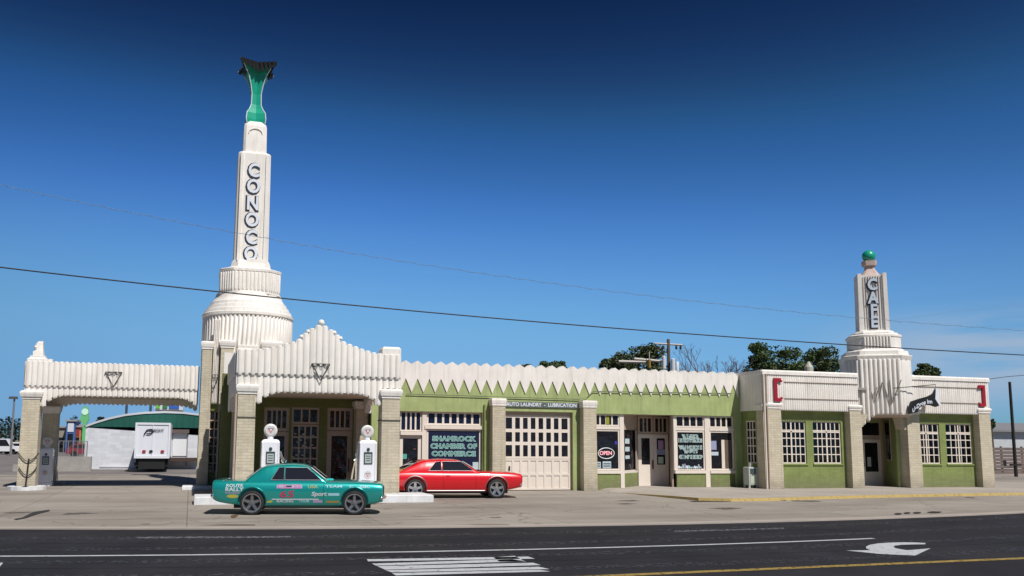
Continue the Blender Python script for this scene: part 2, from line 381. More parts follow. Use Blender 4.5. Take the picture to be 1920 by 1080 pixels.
# road edge (follows the measured gentle bend)
def curve_pts(pts, xs):
    pts = sorted(pts)
    n = len(pts); sx = sum(p[0] for p in pts)
    # quadratic least squares
    import itertools
    A = [[0] * 4 for _ in range(3)]
    for x, y in pts:
        for i in range(3):
            for j in range(3): A[i][j] += x ** (i + j)
            A[i][3] += y * x ** i
    for i in range(3):
        for j in range(3):
            if j != i:
                k = A[j][i] / A[i][i]; A[j] = [a - k * b for a, b in zip(A[j], A[i])]
    c = [A[i][3] / A[i][i] for i in range(3)]
    x0, x1 = pts[0][0] - 2, pts[-1][0] + 2
    def f(x):
        xx = min(max(x, x0), x1); y = c[0] + c[1] * xx + c[2] * xx * xx
        return y + (c[1] + 2 * c[2] * xx) * (x - xx)
    return [(x, f(x)) for x in xs]
ZR = -.02
def gp(pl, z=ZR): return [(gnd(px, py, z).x, gnd(px, py, z).y) for px, py in pl]
XS = [-90, -60, -40, -25] + [x * 2 - 16 for x in range(26)] + [45, 60, 90, 130]
edge = curve_pts(gp([(0, 992), (320, 993), (640, 993), (960, 989), (1280, 983), (1600, 974), (1920, 963)]), XS)
whl = curve_pts(gp([(0, 1043), (320, 1041), (640, 1038), (960, 1031), (1280, 1022), (1640, 1010)]), XS)
yel = curve_pts(gp([(1180, 1078), (1400, 1069), (1600, 1060), (1920, 1047)]), XS)
def strip(a, b, z):
    m = MB(); n = len(a); m.add([(x, y, z) for x, y in a] + [(x, y, z) for x, y in b], [(i, i + 1, n + i + 1, n + i) for i in range(n - 1)]); return m
strip([(x, -40) for x, _ in edge], edge, ZR).build('road', asphm, kind='structure')
strip([(x, y) for x, y in edge], [(x, 52) for x, y in edge if True], 0.0).build('forecourt', apronm, kind='structure')
# concrete gutter lip at the roadside
gut = mat('gutter concrete', (.40, .35, .31), .8, bump=.3, var=.12, vscale=.8)
g = MB(); n = len(edge)
g.add([(x, y, ZR - .02) for x, y in edge] + [(x, y, .012) for x, y in edge] + [(x, y + .34, .012) for x, y in edge], [(i, i + 1, n + i + 1, n + i) for i in range(n - 1)] + [(n + i, n + i + 1, 2 * n + i + 1, 2 * n + i) for i in range(n - 1)])
g.build('gutter', gut, kind='structure')
def wornpaint(name, c, thr=.40):
    m = mat(name, c, .6, var=.12, vscale=6); t = m.node_tree; b = t.nodes["Principled BSDF"]
    n = t.nodes.new("ShaderNodeTexNoise"); n.inputs['Scale'].default_value = 9; n.inputs['Detail'].default_value = 8; n.inputs['Roughness'].default_value = .7
    tcn = t.nodes.new("ShaderNodeTexCoord"); t.links.new(tcn.outputs['Object'], n.inputs['Vector'])
    r = t.nodes.new("ShaderNodeMapRange"); r.inputs['From Min'].default_value = thr - .06; r.inputs['From Max'].default_value = thr + .04; t.links.new(n.outputs['Fac'], r.inputs[0]); t.links.new(r.outputs[0], b.inputs['Alpha'])
    return m
wp = wornpaint('worn white road paint', (.50, .52, .54), .38); yp = wornpaint('worn yellow road paint', (.34, .23, .05), .44)
wf = wornpaint('faded white road paint', (.16, .16, .18), .5)
def line(c, x0, x1, wd, z, m, name):
    pts = [(x, y) for x, y in c if x0 < x < x1]
    def yi(x):
        for (a, b), (d, e) in zip(c, c[1:]):
            if a <= x <= d: return b + (e - b) * (x - a) / (d - a)
    pts = [(x0, yi(x0))] + pts + [(x1, yi(x1))]
    return strip([(x, y - wd / 2) for x, y in pts], [(x, y + wd / 2) for x, y in pts], z).build(name, m, kind='structure')
xe = gnd(1640, 1010, ZR).x
line(whl, -60, xe, .13, ZR + .004, wp, 'white_lane_line')
line(yel, -60, 110, .19, ZR + .004, yp, 'yellow_lane_line')
def gpoly(name, pl, m, z=ZR + .005):
    q = [gnd(a, b, z) for a, b in pl]; return MB().add([(p.x, p.y, z) for p in q], [tuple(range(len(q)))]).build(name, m, kind='structure')
gpoly('parking_line', [(255, 1006.6), (545, 1005), (545, 1008), (255, 1009.6)], wf)
gpoly('parking_line', [(1265, 995), (1470, 989.5), (1471, 991.5), (1265, 997.5)], wf)
gpoly('parking_line', [(0, 1055), (6, 1055), (0, 1062), (-8, 1062)], wp)
bars = [[(688, 1048.5), (990, 1043.5), (1003, 1047.5), (690, 1052.5)], [(697, 1056.5), (960, 1048.5), (987, 1052.5), (705, 1060.5)],
        [(707, 1061.5), (1000, 1055), (1014, 1059.5), (722, 1068)], [(722, 1069), (1010, 1062.5), (1031, 1067), (735, 1073)], [(735, 1074.5), (1012, 1068.5), (1032, 1071.5), (742, 1079)],
        [(925, 1045), (965, 1042), (985, 1053), (936, 1053)]]
for b_ in bars: gpoly('road_marking', b_, wp)
ar = [(1586, 1031.5), (1625, 1033), (1640, 1026), (1622, 1023.5), (1640, 1019), (1700, 1016.5), (1738, 1018.5), (1738, 1021), (1690, 1021.5), (1672, 1025), (1690, 1028.5), (1746, 1029), (1716, 1041), (1650, 1039.5)]
gpoly('turn_arrow', [(1586, 1032), (1650, 1031.5), (1660, 1035), (1745, 1028), (1716, 1041.5), (1650, 1038.5)], wp)
gpoly('turn_arrow', [(1735, 1018), (1715, 1017), (1690, 1016.8), (1665, 1017.5), (1645, 1019), (1631, 1021.5), (1624, 1024.5), (1624, 1028), (1632, 1031.5), (1648, 1034.5), (1690, 1036), (1712, 1033), (1694, 1030.5), (1680, 1028), (1675, 1025.5), (1678, 1023), (1690, 1021.5), (1710, 1020.8), (1735, 1020.5)], wp, ZR + .007)
seam = mat('tar seam', (.008, .008, .009), .55)
rs = random.Random(5)
def wob(c, off, x0, x1, wd, name, m, z):
    a = []; b = []; x = x0
    while x <= x1:
        y = lerp0(c, x) + off + rs.uniform(-.03, .03); w_ = wd * rs.uniform(.6, 1.3); a.append((x, y - w_ / 2)); b.append((x, y + w_ / 2)); x += .5
    strip(a, b, z).build(name, m, kind='structure')
def lerp0(c, x):
    for (a, b), (d, e) in zip(c, c[1:]):
        if a <= x <= d: return b + (e - b) * (x - a) / (d - a)
wob(whl, 1.9, -14, 34, .035, 'tar_seam', seam, ZR + .003); wob(whl, -1.5, -14, 34, .03, 'tar_seam', seam, ZR + .003)
tm = wornpaint('polished wheel track', (.040, .039, .043), .52)
for o_ in (.95, 2.75, -.75, -2.4): wob(whl, o_, -30, 40, .42, 'wheel_track', tm, ZR + .002)
rs2 = random.Random(11)
for k_ in range(7):
    x = rs2.uniform(-6, 20); y = lerp0(edge, x) + rs2.uniform(.8, 4.5); pts_ = [(x, y)]
    for i in range(9): x += rs2.uniform(.25, .6); y += rs2.uniform(-.16, .2); pts_.append((x, y))
    strip([(a, b - .012) for a, b in pts_], [(a, b + .014) for a, b in pts_], .005).build('pavement_crack', mat('dark crack', (.07, .06, .05), .9), kind='structure')  # cracks drawn as thin dark strips
for k_ in range(12):
    x = rs2.uniform(-5, 24); y = rs2.uniform(21.5, 28); r_ = rs2.uniform(.08, .35)
    MB().add([(x + r_ * (1 + .3 * math.sin(3 * a_ + k_)) * math.cos(a_) * 1.5, y + r_ * (1 + .3 * math.sin(2 * a_)) * math.sin(a_), .005 + k_ * .0001) for a_ in [2 * PI * i / 18 for i in range(18)]], [tuple(range(18))]).build('oil_stain', wornpaint('oil stain', (.11, .095, .08), .5), kind='structure')
# oil stains, cracks and patches on the forecourt
stain = mat('dark tar', (.035, .028, .025), .7, var=.3, vscale=8)
gpoly('tar_streak', [(26, 973), (42, 970), (62, 960), (92, 955.5), (94, 958), (70, 964), (50, 971), (30, 975)], stain, .008)
gpoly('tar_streak', [(432, 967), (440, 964.5), (448, 962.5), (446, 967), (440, 971), (434, 970.5)], mat('rust stain', (.12, .07, .03), .8), .008)
for x0, y0, L in ((1676, 963, 16), (1694, 961.5, 14), (1711, 961, 17), (1737, 960, 30)):
    gpoly('pavement_crack', [(x0, y0), (x0 + L * .4, y0 - 1.6), (x0 + L, y0 - .8), (x0 + L * .8, y0 + 1.2), (x0 + L * .3, y0 + 1.5)], stain, .016)
for a in (370, 845):
    gpoly('pavement_crack', [(a, 984), (a + 60, 982.5), (a + 110, 983), (a + 108, 984), (a + 50, 984)], mat('damp concrete', (.20, .16, .13), .8), .016)

# sidewalk with a yellow kerb in front of the cafe
kz = .10
kpx = [(1165, 924), (1210, 927), (1260, 930), (1310, 933.5), (1370, 935), (1450, 934), (1540, 931), (1650, 928.5), (1780, 926), (1920, 924)]
kp = [(gnd(a, b, kz * min(1, i / 2.5)).x, gnd(a, b, kz * min(1, i / 2.5)).y, kz * min(1, .04 + i / 2.5)) for i, (a, b) in enumerate(kpx)]
kp.append((60, kp[-1][1] + .6, kz)); kp.append((90, kp[-1][1] + 1, kz))
n = len(kp); sw = MB()
sw.add([(x, y + .16, z - .006) for x, y, z in kp] + [(x, 36.5, min(z, .1) if i else .02) for i, (x, y, z) in enumerate(kp)], [(i, i + 1, n + i + 1, n + i) for i in range(n - 1)])
sw.build('sidewalk', walkm, kind='structure')
ky = wornpaint('yellow kerb paint', (.50, .37, .13), .40)
kb = MB(); kb.add([(x, y, -.02) for x, y, z in kp] + [(x, y + .02, z) for x, y, z in kp] + [(x, y + .17, z) for x, y, z in kp], [(i, i + 1, n + i + 1, n + i) for i in range(n - 1)] + [(n + i, n + i + 1, 2 * n + i + 1, 2 * n + i) for i in range(n - 1)])
kb2 = MB(); kb2.v = [(x, y + .004 + .002, z - .004) for x, y, z in kb.v]; kb2.f = list(kb.f)
kb.build('yellow_kerb', ky, kind='structure'); kb2.build('kerb', gut, kind='structure')
for px in (1462, 1600, 1815, 1345):
    p = gnd(px, 938 if px < 1500 else 933, 0); MB().lathe([(.18, 0), (.16, .012)], p.x, p.y - .1, 12).build('tar_streak', stain, kind='structure') if px != 1345 else gpoly('tar_streak', [(1290, 939), (1380, 938), (1370, 940.5), (1300, 941)], stain, .006)

# ------------------------------------------------------------------ service station (tower, office, canopies, garage)
st = empty('service_station', (8, 33.6, 0), 'white and green art deco service station with tall tower, fuel canopies and garage bay', 'gas station')
Y0 = 33.6            # garage facade plane
# --- fluted canopy fascia
def bell(x, c, base, hts):
    d = abs(x - c)
    for (a, za), (b, zb) in zip(hts, hts[1:]):
        if a <= d <= b: return za + (zb - za) * (d - a) / (b - a)
    return base
def fascia(parent, a0, a1, pl, nrm, n, ztop, zbot, drip, axis='x', dp=.046, name='fluted_fascia', back=.22):
    """upper layer of ribs down to 'drip', lower layer set back to zbot; nrm = outward sign"""
    t = (1, 0, 0) if axis == 'x' else (0, 1, 0); nv = (0, nrm, 0) if axis == 'x' else (nrm, 0, 0)
    wd = (a1 - a0) / n; up = MB(); lo = MB()
    for i in range(n):
        a = a0 + wd * (i + .5)
        P = (lambda q: (a, q, 0)) if axis == 'x' else (lambda q: (q, a, 0))
        up.rib(P(pl + nrm * .06), t, nv, wd * .74, dp, drip, ztop(a))
        lo.rib(P(pl), t, nv, wd * .74, dp, zbot(a), drip + .14)
        # flat backing slice
        y0, y1 = sorted((pl + nrm * .059, pl - nrm * back)); z0, z1 = sorted((pl - nrm * .001, pl - nrm * back))
        A, B = a - wd / 2, a + wd / 2
        if axis == 'x':
            up.box(A, B, y0, y1, drip + .10, ztop(a) - .03); lo.box(A, B, z0 + .001, z1 - .001, zbot(a) + .05, drip + .099)
        else:
            up.box(y0, y1, A, B, drip + .10, ztop(a) - .03); lo.box(z0 + .001, z1 - .001, A, B, zbot(a) + .05, drip + .099)
    f = up.build(name, white, parent, smooth=50); lo.build('scalloped_valance', white, f, smooth=50)
    return f
line_m = mat('dark grey neon tubing', (.05, .045, .045), .5)
def emblem(parent, x, z, y, w_, h):
    m = MB(); r = .018; P = lambda a, b: (x + a * w_, y, z + b * h)
    m.tube([P(-.5, 1), P(.5, 1)], r, 6); m.tube([P(-.5, 1), P(0, 0)], r, 6); m.tube([P(.5, 1), P(0, 0)], r, 6)
    for c_ in (-.27, 0, .27): m.tube([P(c_ - .13, .97), P(c_ - .06, .82), P(c_ + .06, .82), P(c_ + .13, .97)], r * .7, 5)
    m.tube([P(-.5, 1), P(-.56, .8)], r, 6)
    return m.build('triangle_emblem', line_m, parent)
def pylon(parent, x0, x1, y0, y1, z1, cap=.27, ex=.07, z0=0, m=None, name='pylon', over=True):
    o = MB().frust([(z0, x0, x1, y0, y1), (z1 - cap, x0 + .015, x1 - .015, y0 + .015, y1 - .015)]).build(name, m or brickm, parent)
    c = MB(); c.frust([(z1 - cap - .06, x0 - .01, x1 + .01, y0 - .01, y1 + .01), (z1 - cap + .02, x0 - .01, x1 + .01, y0 - .01, y1 + .01), (z1 - cap + .03, x0 - ex * .6, x1 + ex * .6, y0 - ex * .6, y1 + ex * .6), (z1 - cap * .45, x0 - ex, x1 + ex, y0 - ex, y1 + ex), (z1 - .05, x0 - ex, x1 + ex, y0 - ex, y1 + ex), (z1, x0 - ex * .2, x1 + ex * .2, y0 - ex * .2, y1 + ex * .2)])
    c.build('cap', white, o); return o

# front canopy ------------------------------------------------
CF = 29.65; cx0, cx1 = 1.40, 7.10; CB = 35.45
_seen = set(bpy.data.objects)
hts = [(0, 6.08), (.12, 6.0), (.28, 5.93), (.42, 5.80), (.62, 5.66), (.80, 5.45), (1.1, 5.36), (1.5, 5.22), (1.9, 5.12), (2.3, 5.08), (9, 5.07)]
ftop = lambda x: bell(x, 4.24, 5.07, hts)
def arch(x, a, b, zc, ze, run):
    d = min(x - a, b - x)
    if d < 0: return ze
    return zc if d > run else ze + (zc - ze) * math.sqrt(max(0, 1 - (1 - d / run) ** 2))
can = MB().box(cx0 + .23, cx1 - .23, CF + .23, CB - .01, 3.74, 4.9).build('canopy', mat('canopy soffit paint', (.58, .49, .40), .8, var=.05), st)
fbot = lambda x: 3.83 if (x < 2.12 or x > 6.38) else arch(x, 2.12, 6.38, 3.62, 3.05, .95)
f1 = fascia(can, cx0, cx1, CF, -1, 26, ftop, fbot, 4.17, 'x')
f1b = fascia(can, CF + .05, CB - .2, cx0 + .03, -1, 20, lambda a: 5.0, lambda a: 3.6 if a < 30.3 else arch(a, 30.2, 34.5, 3.6, 3.1, .9), 4.17, 'y', name='fluted_fascia')
f1c = fascia(can, CF + .05, CB - .2, cx1 - .03, 1, 20, lambda a: 5.0, lambda a: 3.6 if a < 30.3 else arch(a, 30.2, 34.5, 3.6, 3.1, .9), 4.17, 'y', name='fluted_fascia')
MB().lathe([(.01, 5.97), (.07, 6.0), (.115, 6.08), (.115, 6.12), (.08, 6.2), (.01, 6.23)], 4.24, CF + .02, 14).build('finial_ball', white, f1, smooth=True)
# stepped tiers flanking the peak
for s_ in (-1, 1):
    for d, z in ((.46, 5.75), (.68, 5.56)): MB().lathe([(.01, z - .05), (.08, z - .02), (.09, z + .03), (.05, z + .09), (.01, z + .1)], 4.24 + s_ * d, CF, 10).build('tier_knob', white, f1, smooth=True)
emblem(f1, 4.24, 4.07, CF - .125, .62, .58)
# raised corner blocks
MB().frust([(5.0, 6.44, 7.12, CF - .03, CF + .6), (5.28, 6.44, 7.12, CF - .03, CF + .6), (5.36, 6.5, 7.06, CF + .03, CF + .54)]).build('corner_block', white, f1)
MB().frust([(5.0, 1.38, 1.96, CF - .02, CF + .5), (5.12, 1.42, 1.92, CF, CF + .46)]).build('corner_block', white, f1)
pylon(st, 1.47, 2.08, CF - .12, CF + .52, 3.88)
pylon(st, 6.43, 7.10, CF - .12, CF + .52, 3.84)
for x0, x1, zz in ((1.47, 2.08, 2.75), (6.43, 7.10, 2.72)):
    MB().box(x0 - .012, x1 + .012, CF - .135, CF + .535, zz, zz + .035).build('metal_strap', mat('dark strap', (.10, .09, .07), .6), st)
FS = .9697      # canopy surveyed again: a little smaller and .88 m nearer the street
for o in set(bpy.data.objects) - _seen:
    off = Vector((0, 0, 0)); q = o
    while q is not None: off += q.location; q = q.parent
    for v in o.data.vertices:
        x_, y_, z_ = v.co + off; v.co = Vector((x_ * FS, y_ - .88, 2 + (z_ - 2) * FS)) - off
CF -= .88
pylon(st, 1.5, 2.0, 34.0, 34.55, 3.4); pylon(st, 6.35, 6.85, 34.0, 34.59, 3.62)
# downpipe at the left front pylon
MB().tube([(1.37, CF - .17, 0.2), (1.37, CF - .17, 3.5)], .035, 8).build('downpipe', tan, st)

# office wall behind the canopy -------------------------------
ofx0, ofx1 = 1.1, 8.2
def X46(px, py=820): return AX(px, 34.6, py)
offholes = [(X46(494), X46(542), .12, 3.30), (X46(546), X46(598), .35, 3.32), (X46(613), X46(661), .12, 3.33), (X46(690), X46(735), 1.0, 3.18)]
ow = MB().wall(ofx0, ofx1, 0, 4.6, 34.6, 34.85, offholes).build('office_wall', mat('green brick darkened for shade', (.17, .19, .06), .8, bump=.25, var=.12, vscale=1.2, brick=(.30, .10, .006, .82), dirt=.3), st)  # same green paint, with the canopy's shade put into a darker colour
MB().box(6.62, ofx1, 34.57, 34.598, 3.2, 4.6).build('wall_panel', greens, st)
MB().box(ofx0, ofx1 + .2, 35.9, 36.0, 0, 3.9).build('dark_backing', dark, st)
# left: transom over door
a, b, c, d = offholes[0]; window(st, a, b, 2.36, d, 34.66, 4, 1, tan, name='transom_window', bar=.06, edge=.12)
dr = gridframe(MB(), a, b, .12, 2.34, 34.68, 34.73, 1, 1, 0, .17).build('door', tan, st); MB().box(a + .16, b - .16, 34.69, 34.72, .28, 2.2).build('pane', glass, dr); MB().box(b - .12, b - .07, 34.62, 34.68, .95, 1.25).build('handle', chrome, dr)
a, b, c, d = offholes[1]; window(st, a, b, 2.66, d, 34.66, 3, 1, tan, name='transom_window', bar=.06, edge=.08); wn = window(st, a, b, c, 2.64, 34.66, 4, 5, tan, bar=.06, edge=.08)
for i in range(26):    # pale postings behind the glass
    q = random.random()
    x_ = a + .1 + (b - a - .35) * random.random(); z_ = .9 + 1.55 * random.random(); w2 = .05 + .07 * random.random()
    MB().box(x_, x_ + w2, 34.678, 34.682 + .001 * i / 26, z_, z_ + w2 * .7).build('paper_notice', mat('pale paper', (.45, .45, .47), .8), wn)
a, b, c, d = offholes[2]; window(st, a, b, 2.42, d, 34.66, 4, 1, tan, name='transom_window', bar=.06, edge=.12)
dr = gridframe(MB(), a, b, .12, 2.40, 34.68, 34.73, 1, 1, 0, .2).build('door', tan, st); MB().box(a + .19, b - .19, 34.69, 34.72, .3, 2.25).build('pane', glass, dr); MB().box(b - .15, b - .10, 34.62, 34.68, .75, 1.3).build('handle', mat('dark red handle', (.12, .02, .015), .4), dr)
a, b, c, d = offholes[3]; window(st, a, b, c, d, 34.64, 2, 5, signw, bar=.06, edge=.05)

# tower base block and corner pylons --------------------------
TX, TY = 2.24, 38.5
bx0, bx1, by0, by1 = .22, 4.3, 36.55, 40.5
MB().wall(bx0 + .4, 1.2, 0, 5.4, 36.75, 36.95, [(.70, 1.16, .62, 3.2)]).build('tower_base_wall', green, st)
MB().box(bx0 + .1, bx1 - .1, 36.96, by1 - .1, 0, 5.5).build('tower_base', greens, st)
MB().box(1.2, 4.2, 36.3, 36.96, 3.6, 5.6).build('tower_base', white, st)
window(st, .71, 1.15, .65, 3.18, 36.8, 2, 7, tan, bar=.05, edge=.04)
x0, x1 = AX(372, 36.4, 800), AX(394, 36.4, 800)
pylon(st, x0 + .02, x1 - .02, 36.4, 37.0, 6.05, ex=.05)
x2, x3 = AX(411, 36.4, 700), AX(436, 36.4, 700)
pylon(st, x2 + .02, x3 + .02, 36.3, 37.0, 6.12, ex=.06)
pylon(st, 2.75, 3.55, 36.4, 37.0, 6.15, ex=.05, m=white); MB().bbox(1.75, 2.6, 36.35, 37, 5.3, 5.95).build('corner_block', white, st)
pylon(st, 3.9, 4.35, 40.0, 40.6, 6.0, ex=.05)
fl = MB(); n = 4
for i in range(n):
    wd = (x2 - x1 - .02) / n; fl.rib((x1 + wd * (i + .5), 36.62, 0), (1, 0, 0), (0, -1, 0), wd * .97, .08, 3.45, 7.0)
fl.box(x1, x2, 36.63, 36.9, 3.5, 7).build('hanging_flutes', white, st, smooth=50)
emblem(st, (x1 + x2) / 2 - .08, 4.05, 36.45, .42, .62)
# drum, dome, crown, shaft
DR = 1.93
tw = MB().lathe([(DR - .05, 5.4, .0), (DR - .05, 5.41, .075), (DR - .05, 7.36, .075), (DR - .05, 7.37, 0)], TX, TY, 384, 64).build('tower_drum', white, st, smooth=60)
prof = [(DR + .0, 7.28), (DR + .05, 7.31), (DR + .05, 7.42), (DR - .01, 7.46), (DR - .05, 7.60), (DR - .12, 7.63), (DR - .17, 7.78), (DR - .24, 7.81), (DR - .28, 7.95), (DR - .36, 8.0), (DR - .46, 8.17), (DR - .52, 8.36), (DR - .6, 8.40)]
MB().lathe(prof, TX, TY, 64).build('tower_dome', white, st, smooth=35)
CR = 1.29
cr = MB(); cr.octo([(8.3, CR, CR, .55), (9.26, CR, CR, .55), (9.28, CR + .03, CR + .03, .56), (9.38, CR + .03, CR + .03, .56), (9.42, CR - .05, CR - .05, .5)], TX, TY)
n = 9; wd = (2 * CR - 1.1) / n
for i in range(n): cr.rib((TX - CR + .55 + wd * (i + .5), TY - CR, 0), (1, 0, 0), (0, -1, 0), wd * .8, .05, 8.4, 9.24)
n = 6; dv = Vector((1, -1, 0)).normalized(); nv = Vector((-1, -1, 0)).normalized()
for s_ in (-1, 1):
    A = Vector((TX + s_ * CR, TY - CR + .55, 0)); B = Vector((TX + s_ * (CR - .55), TY - CR, 0)); t = (B - A).normalized(); nn = Vector((s_, -1, 0)).normalized(); wl = (B - A).length / n
    for i in range(n): cr.rib(A + t * wl * (i + .5), t, nn, wl * .8, .05, 8.4, 9.24)
cr.build('tower_crown', white, st, smooth=45)
MB().octo([(9.35, 1.08, 1.08, .45), (9.5, 1.0, 1.0, .42), (9.55, .86, .86, .3), (9.75, .82, .82, .25), (9.85, .76, .76, .16)], TX, TY).build('tower_collar', white, st)
sh = MB().octo([(9.8, .74, .74, .14), (14.72, .71, .71, .14), (14.8, .66, .66, .14)], TX, TY)
# raised edge pilasters framing the front panel
for s_ in (-1, 1): sh.frust([(9.8, TX + s_ * .56 - .07, TX + s_ * .56 + .07, TY - .80, TY - .6), (14.66, TX + s_ * .55 - .06, TX + s_ * .55 + .06, TY - .77, TY - .6)])
sho = sh.build('tower_shaft', white, st)
MB().octo([(14.7, .52, .52, .1), (16.05, .50, .50, .1), (16.2, .47, .47, .12), (16.32, .38, .38, .14)], TX, TY).build('tower_cap', white, st, smooth=40)
ap = [(TX + .30 * math.cos(a), TY - .53, 15.72 + .22 * math.sin(a)) for a in [PI * i / 12 for i in range(13)]]
MB().tube(ap, .018, 6).build('arched_moulding', white, sho)
MB().box(TX - .2, TX + .6, TY - .82, TY - .6, 9.5, 9.9).build('shaft_foot', white, sho)
# CONOCO letters
zl = [AZ(474, y, TY - .75) for y in (320, 350, 382, 413, 446, 477)]
xl = [AX(x, TY - .75, y) for x, y in zip((475, 474, 472, 471, 470, 468), (320, 350, 382, 413, 446, 477))]
for ch, z, x in zip("CONOCO", zl, xl):
    x = (x + TX * 2) / 3
    lt = text(ch, .86, signg, sho, x - .03, TY - .735, z - .03, 'letter', .008, .072, sx=.84)  # dark back letter: outline, shifted down-left to stand in for a shadow
    text(ch, .86, signw, lt, x + .0, TY - .752, z + .0, 'letter_face', .005, .024, sx=.84)
text('SERVICE', .235, mat('grey sign paint', (.2, .2, .22), .6), sho, TX + .02, TY - .75, AZ(469, 498, TY), 'letter', .008, .006, sx=.92)
# green tulip on the top
tl = MB(); lv = [(16.25, .40), (16.45, .43), (16.75, .40), (16.98, .28), (17.2, .215), (17.7, .205), (18.1, .27), (18.5, .38), (18.75, .52), (18.95, .64), (19.08, .78)]
prv = None; vs = []; 
for z, h in lv:
    for (a, b) in ((-1, -1), (0, -.72), (1, -1), (.72, 0), (1, 1), (0, .72), (-1, 1), (-.72, 0)): vs.append((TX + a * h, TY + b * h, z + (.0 if a and b else -.10 if z > 19 else 0)))
fs = [(i * 8 + k, i * 8 + (k + 1) % 8, (i + 1) * 8 + (k + 1) % 8, (i + 1) * 8 + k) for i in range(len(lv) - 1) for k in range(8)]
tl.add(vs, fs); tul = tl.build('tulip_finial', tealg, st)
ed = MB()
for a, b in ((-1, -1), (1, -1), (1, 1), (-1, 1)): ed.tube([(TX + a * h * 1.01, TY + b * h * 1.01, z) for z, h in lv], .022, 6)
ed.build('edge_tubing', signw, tul)
cw = MB()
for f_ in range(4):
    an = f_ * PI / 2
    for i in range(9):
        u = -1 + 2 * (i + .5) / 9; h = .80; dz = random.uniform(.12, .24) + .34 * (1 - abs(u)); wd = .15
        for (A, B) in (((u - wd) * h, (u + wd) * h),):
            y = -h * (.76 + .24 * abs(u)) * .98 - .03
            q = [(A, y, 19.10 - .06 * (1 - abs(u))), (B, y, 19.10 - .06 * (1 - abs(u))), (B - .02, y * (1 - .30 * dz), 19.08 - dz * .75), ((A + B) / 2, y * (1 - .36 * dz), 19.08 - dz)]
            q2 = [(x * 1.0, yy + .03, z) for x, yy, z in q]
            rot = lambda p: (TX + p[0] * math.cos(an) - p[1] * math.sin(an), TY + p[0] * math.sin(an) + p[1] * math.cos(an), p[2])
            cw.add([rot(p) for p in q + q2], [(0, 1, 2, 3), (7, 6, 5, 4), (0, 4, 5, 1), (1, 5, 6, 2), (2, 6, 7, 3), (3, 7, 4, 0)])
cw.build('rim_shade_flaps', black, tul)  # black flaps stand in for the shaded underside of the flared petals

# left canopy --------------------------------------------------
LY = 36.9; lx0, lx1 = -6.36, .24
c2 = MB().box(lx0 + .23, lx1, LY + .23, LY + 4.0, 3.78, 4.75).build('canopy', MATS['canopy soffit paint'], st)
lbot = lambda x: 3.75 if x < -5.7 else arch(x, -5.72, .5, 3.66, 2.98, .95) if x < -3 else arch(x, -6, .32, 3.66, 3.0, .95)
f2 = fascia(c2, lx0, lx1, LY, -1, 33, lambda x: 5.04, lbot, 3.98, 'x')
fascia(c2, lx0 + .1, lx1, LY + 4.2, 1, 33, lambda x: 5.0, lambda x: arch(x, -5.8, .4, 3.5, 2.9, 1.0), 3.98, 'x')
fascia(c2, LY + .05, LY + 4.15, lx0 + .03, -1, 20, lambda a: 5.02, lambda a: arch(a, LY + .6, LY + 3.6, 3.66, 3.1, .8), 3.98, 'y')
emblem(f2, -3.08, 4.08, LY - .125, .62, .6)
pylon(st, -6.40, -5.74, LY - .1, LY + .6, 3.86, ex=.09)
pylon(st, -6.2, -5.55, LY + 3.5, LY + 4.15, 3.4, ex=.06)
# white finial figure on the far left corner
fg = MB(); fx = -5.98; fy = LY + .15
fg.frust([(4.95, fx - .35, fx + .42, fy - .2, fy + .3), (5.12, fx - .35, fx + .42, fy - .2, fy + .3), (5.18, fx - .26, fx + .3, fy - .15, fy + .25), (5.26, fx - .26, fx + .3, fy - .15, fy + .25)])
fg.frust([(5.2, fx - .16, fx + .22, fy - .12, fy + .2), (5.42, fx - .17, fx + .20, fy - .12, fy + .2), (5.5, fx - .05, fx + .19, fy - .08, fy + .16), (5.74, fx - .07, fx + .17, fy - .08, fy + .16), (5.84, fx + .0, fx + .18, fy - .05, fy + .13)])
fg.lathe([(.01, 5.5), (.08, 5.52), (.1, 5.6), (.06, 5.69), (.01, 5.7)], fx - .06, fy, 10)
fg.box(fx + .42, fx + .56, fy - .1, fy + .15, 4.95, 5.14)
fg.build('white_finial', white, f2, smooth=35)
# black tubes stand in for a branch-like shadow on the left pylon
ir = MB(); px_ = -6.07; yy = LY - .14
ir.tube([(px_, yy, .05), (px_ + .06, yy, 1.2)], .03, 8)
for zc, w2 in ((1.1, .36), (.55, .32)):
    ir.tube([(px_ + .04 - w2 + 2 * w2 * i / 12, yy - .02, zc + .32 * abs((i - 6) / 6) ** 1.8) for i in range(13)], .02, 6)
ir.build('branch_shadow_shape', black, st)

# garage facade ------------------------------------------------
def XG(px, py=800): return AX(px, Y0, py)
gx0, gx1 = 6.9, 24.35
p1a, p1b, p2a, p2b = XG(917), XG(942), XG(1086), XG(1111)
zb = 3.22; rtop = 5.17
wA = (XG(757), XG(905)); gd = (XG(944), XG(1074)); wC = (XG(1114), XG(1378))
gw = MB().wall(gx0, gx1, 0, 4.95, Y0, Y0 + .3, [(wA[0] - .4, wA[1], 0, zb), (gd[0], gd[1], 0, 3.30), (wC[0], wC[1], 0, zb + .05)]).build('garage_wall', greens, st)
MB().box(gx0, gx1, Y0 + .31, 44, 4.5, 4.62).build('roof', mat('roof gravel', (.3, .29, .27), .9, bump=.5), st)
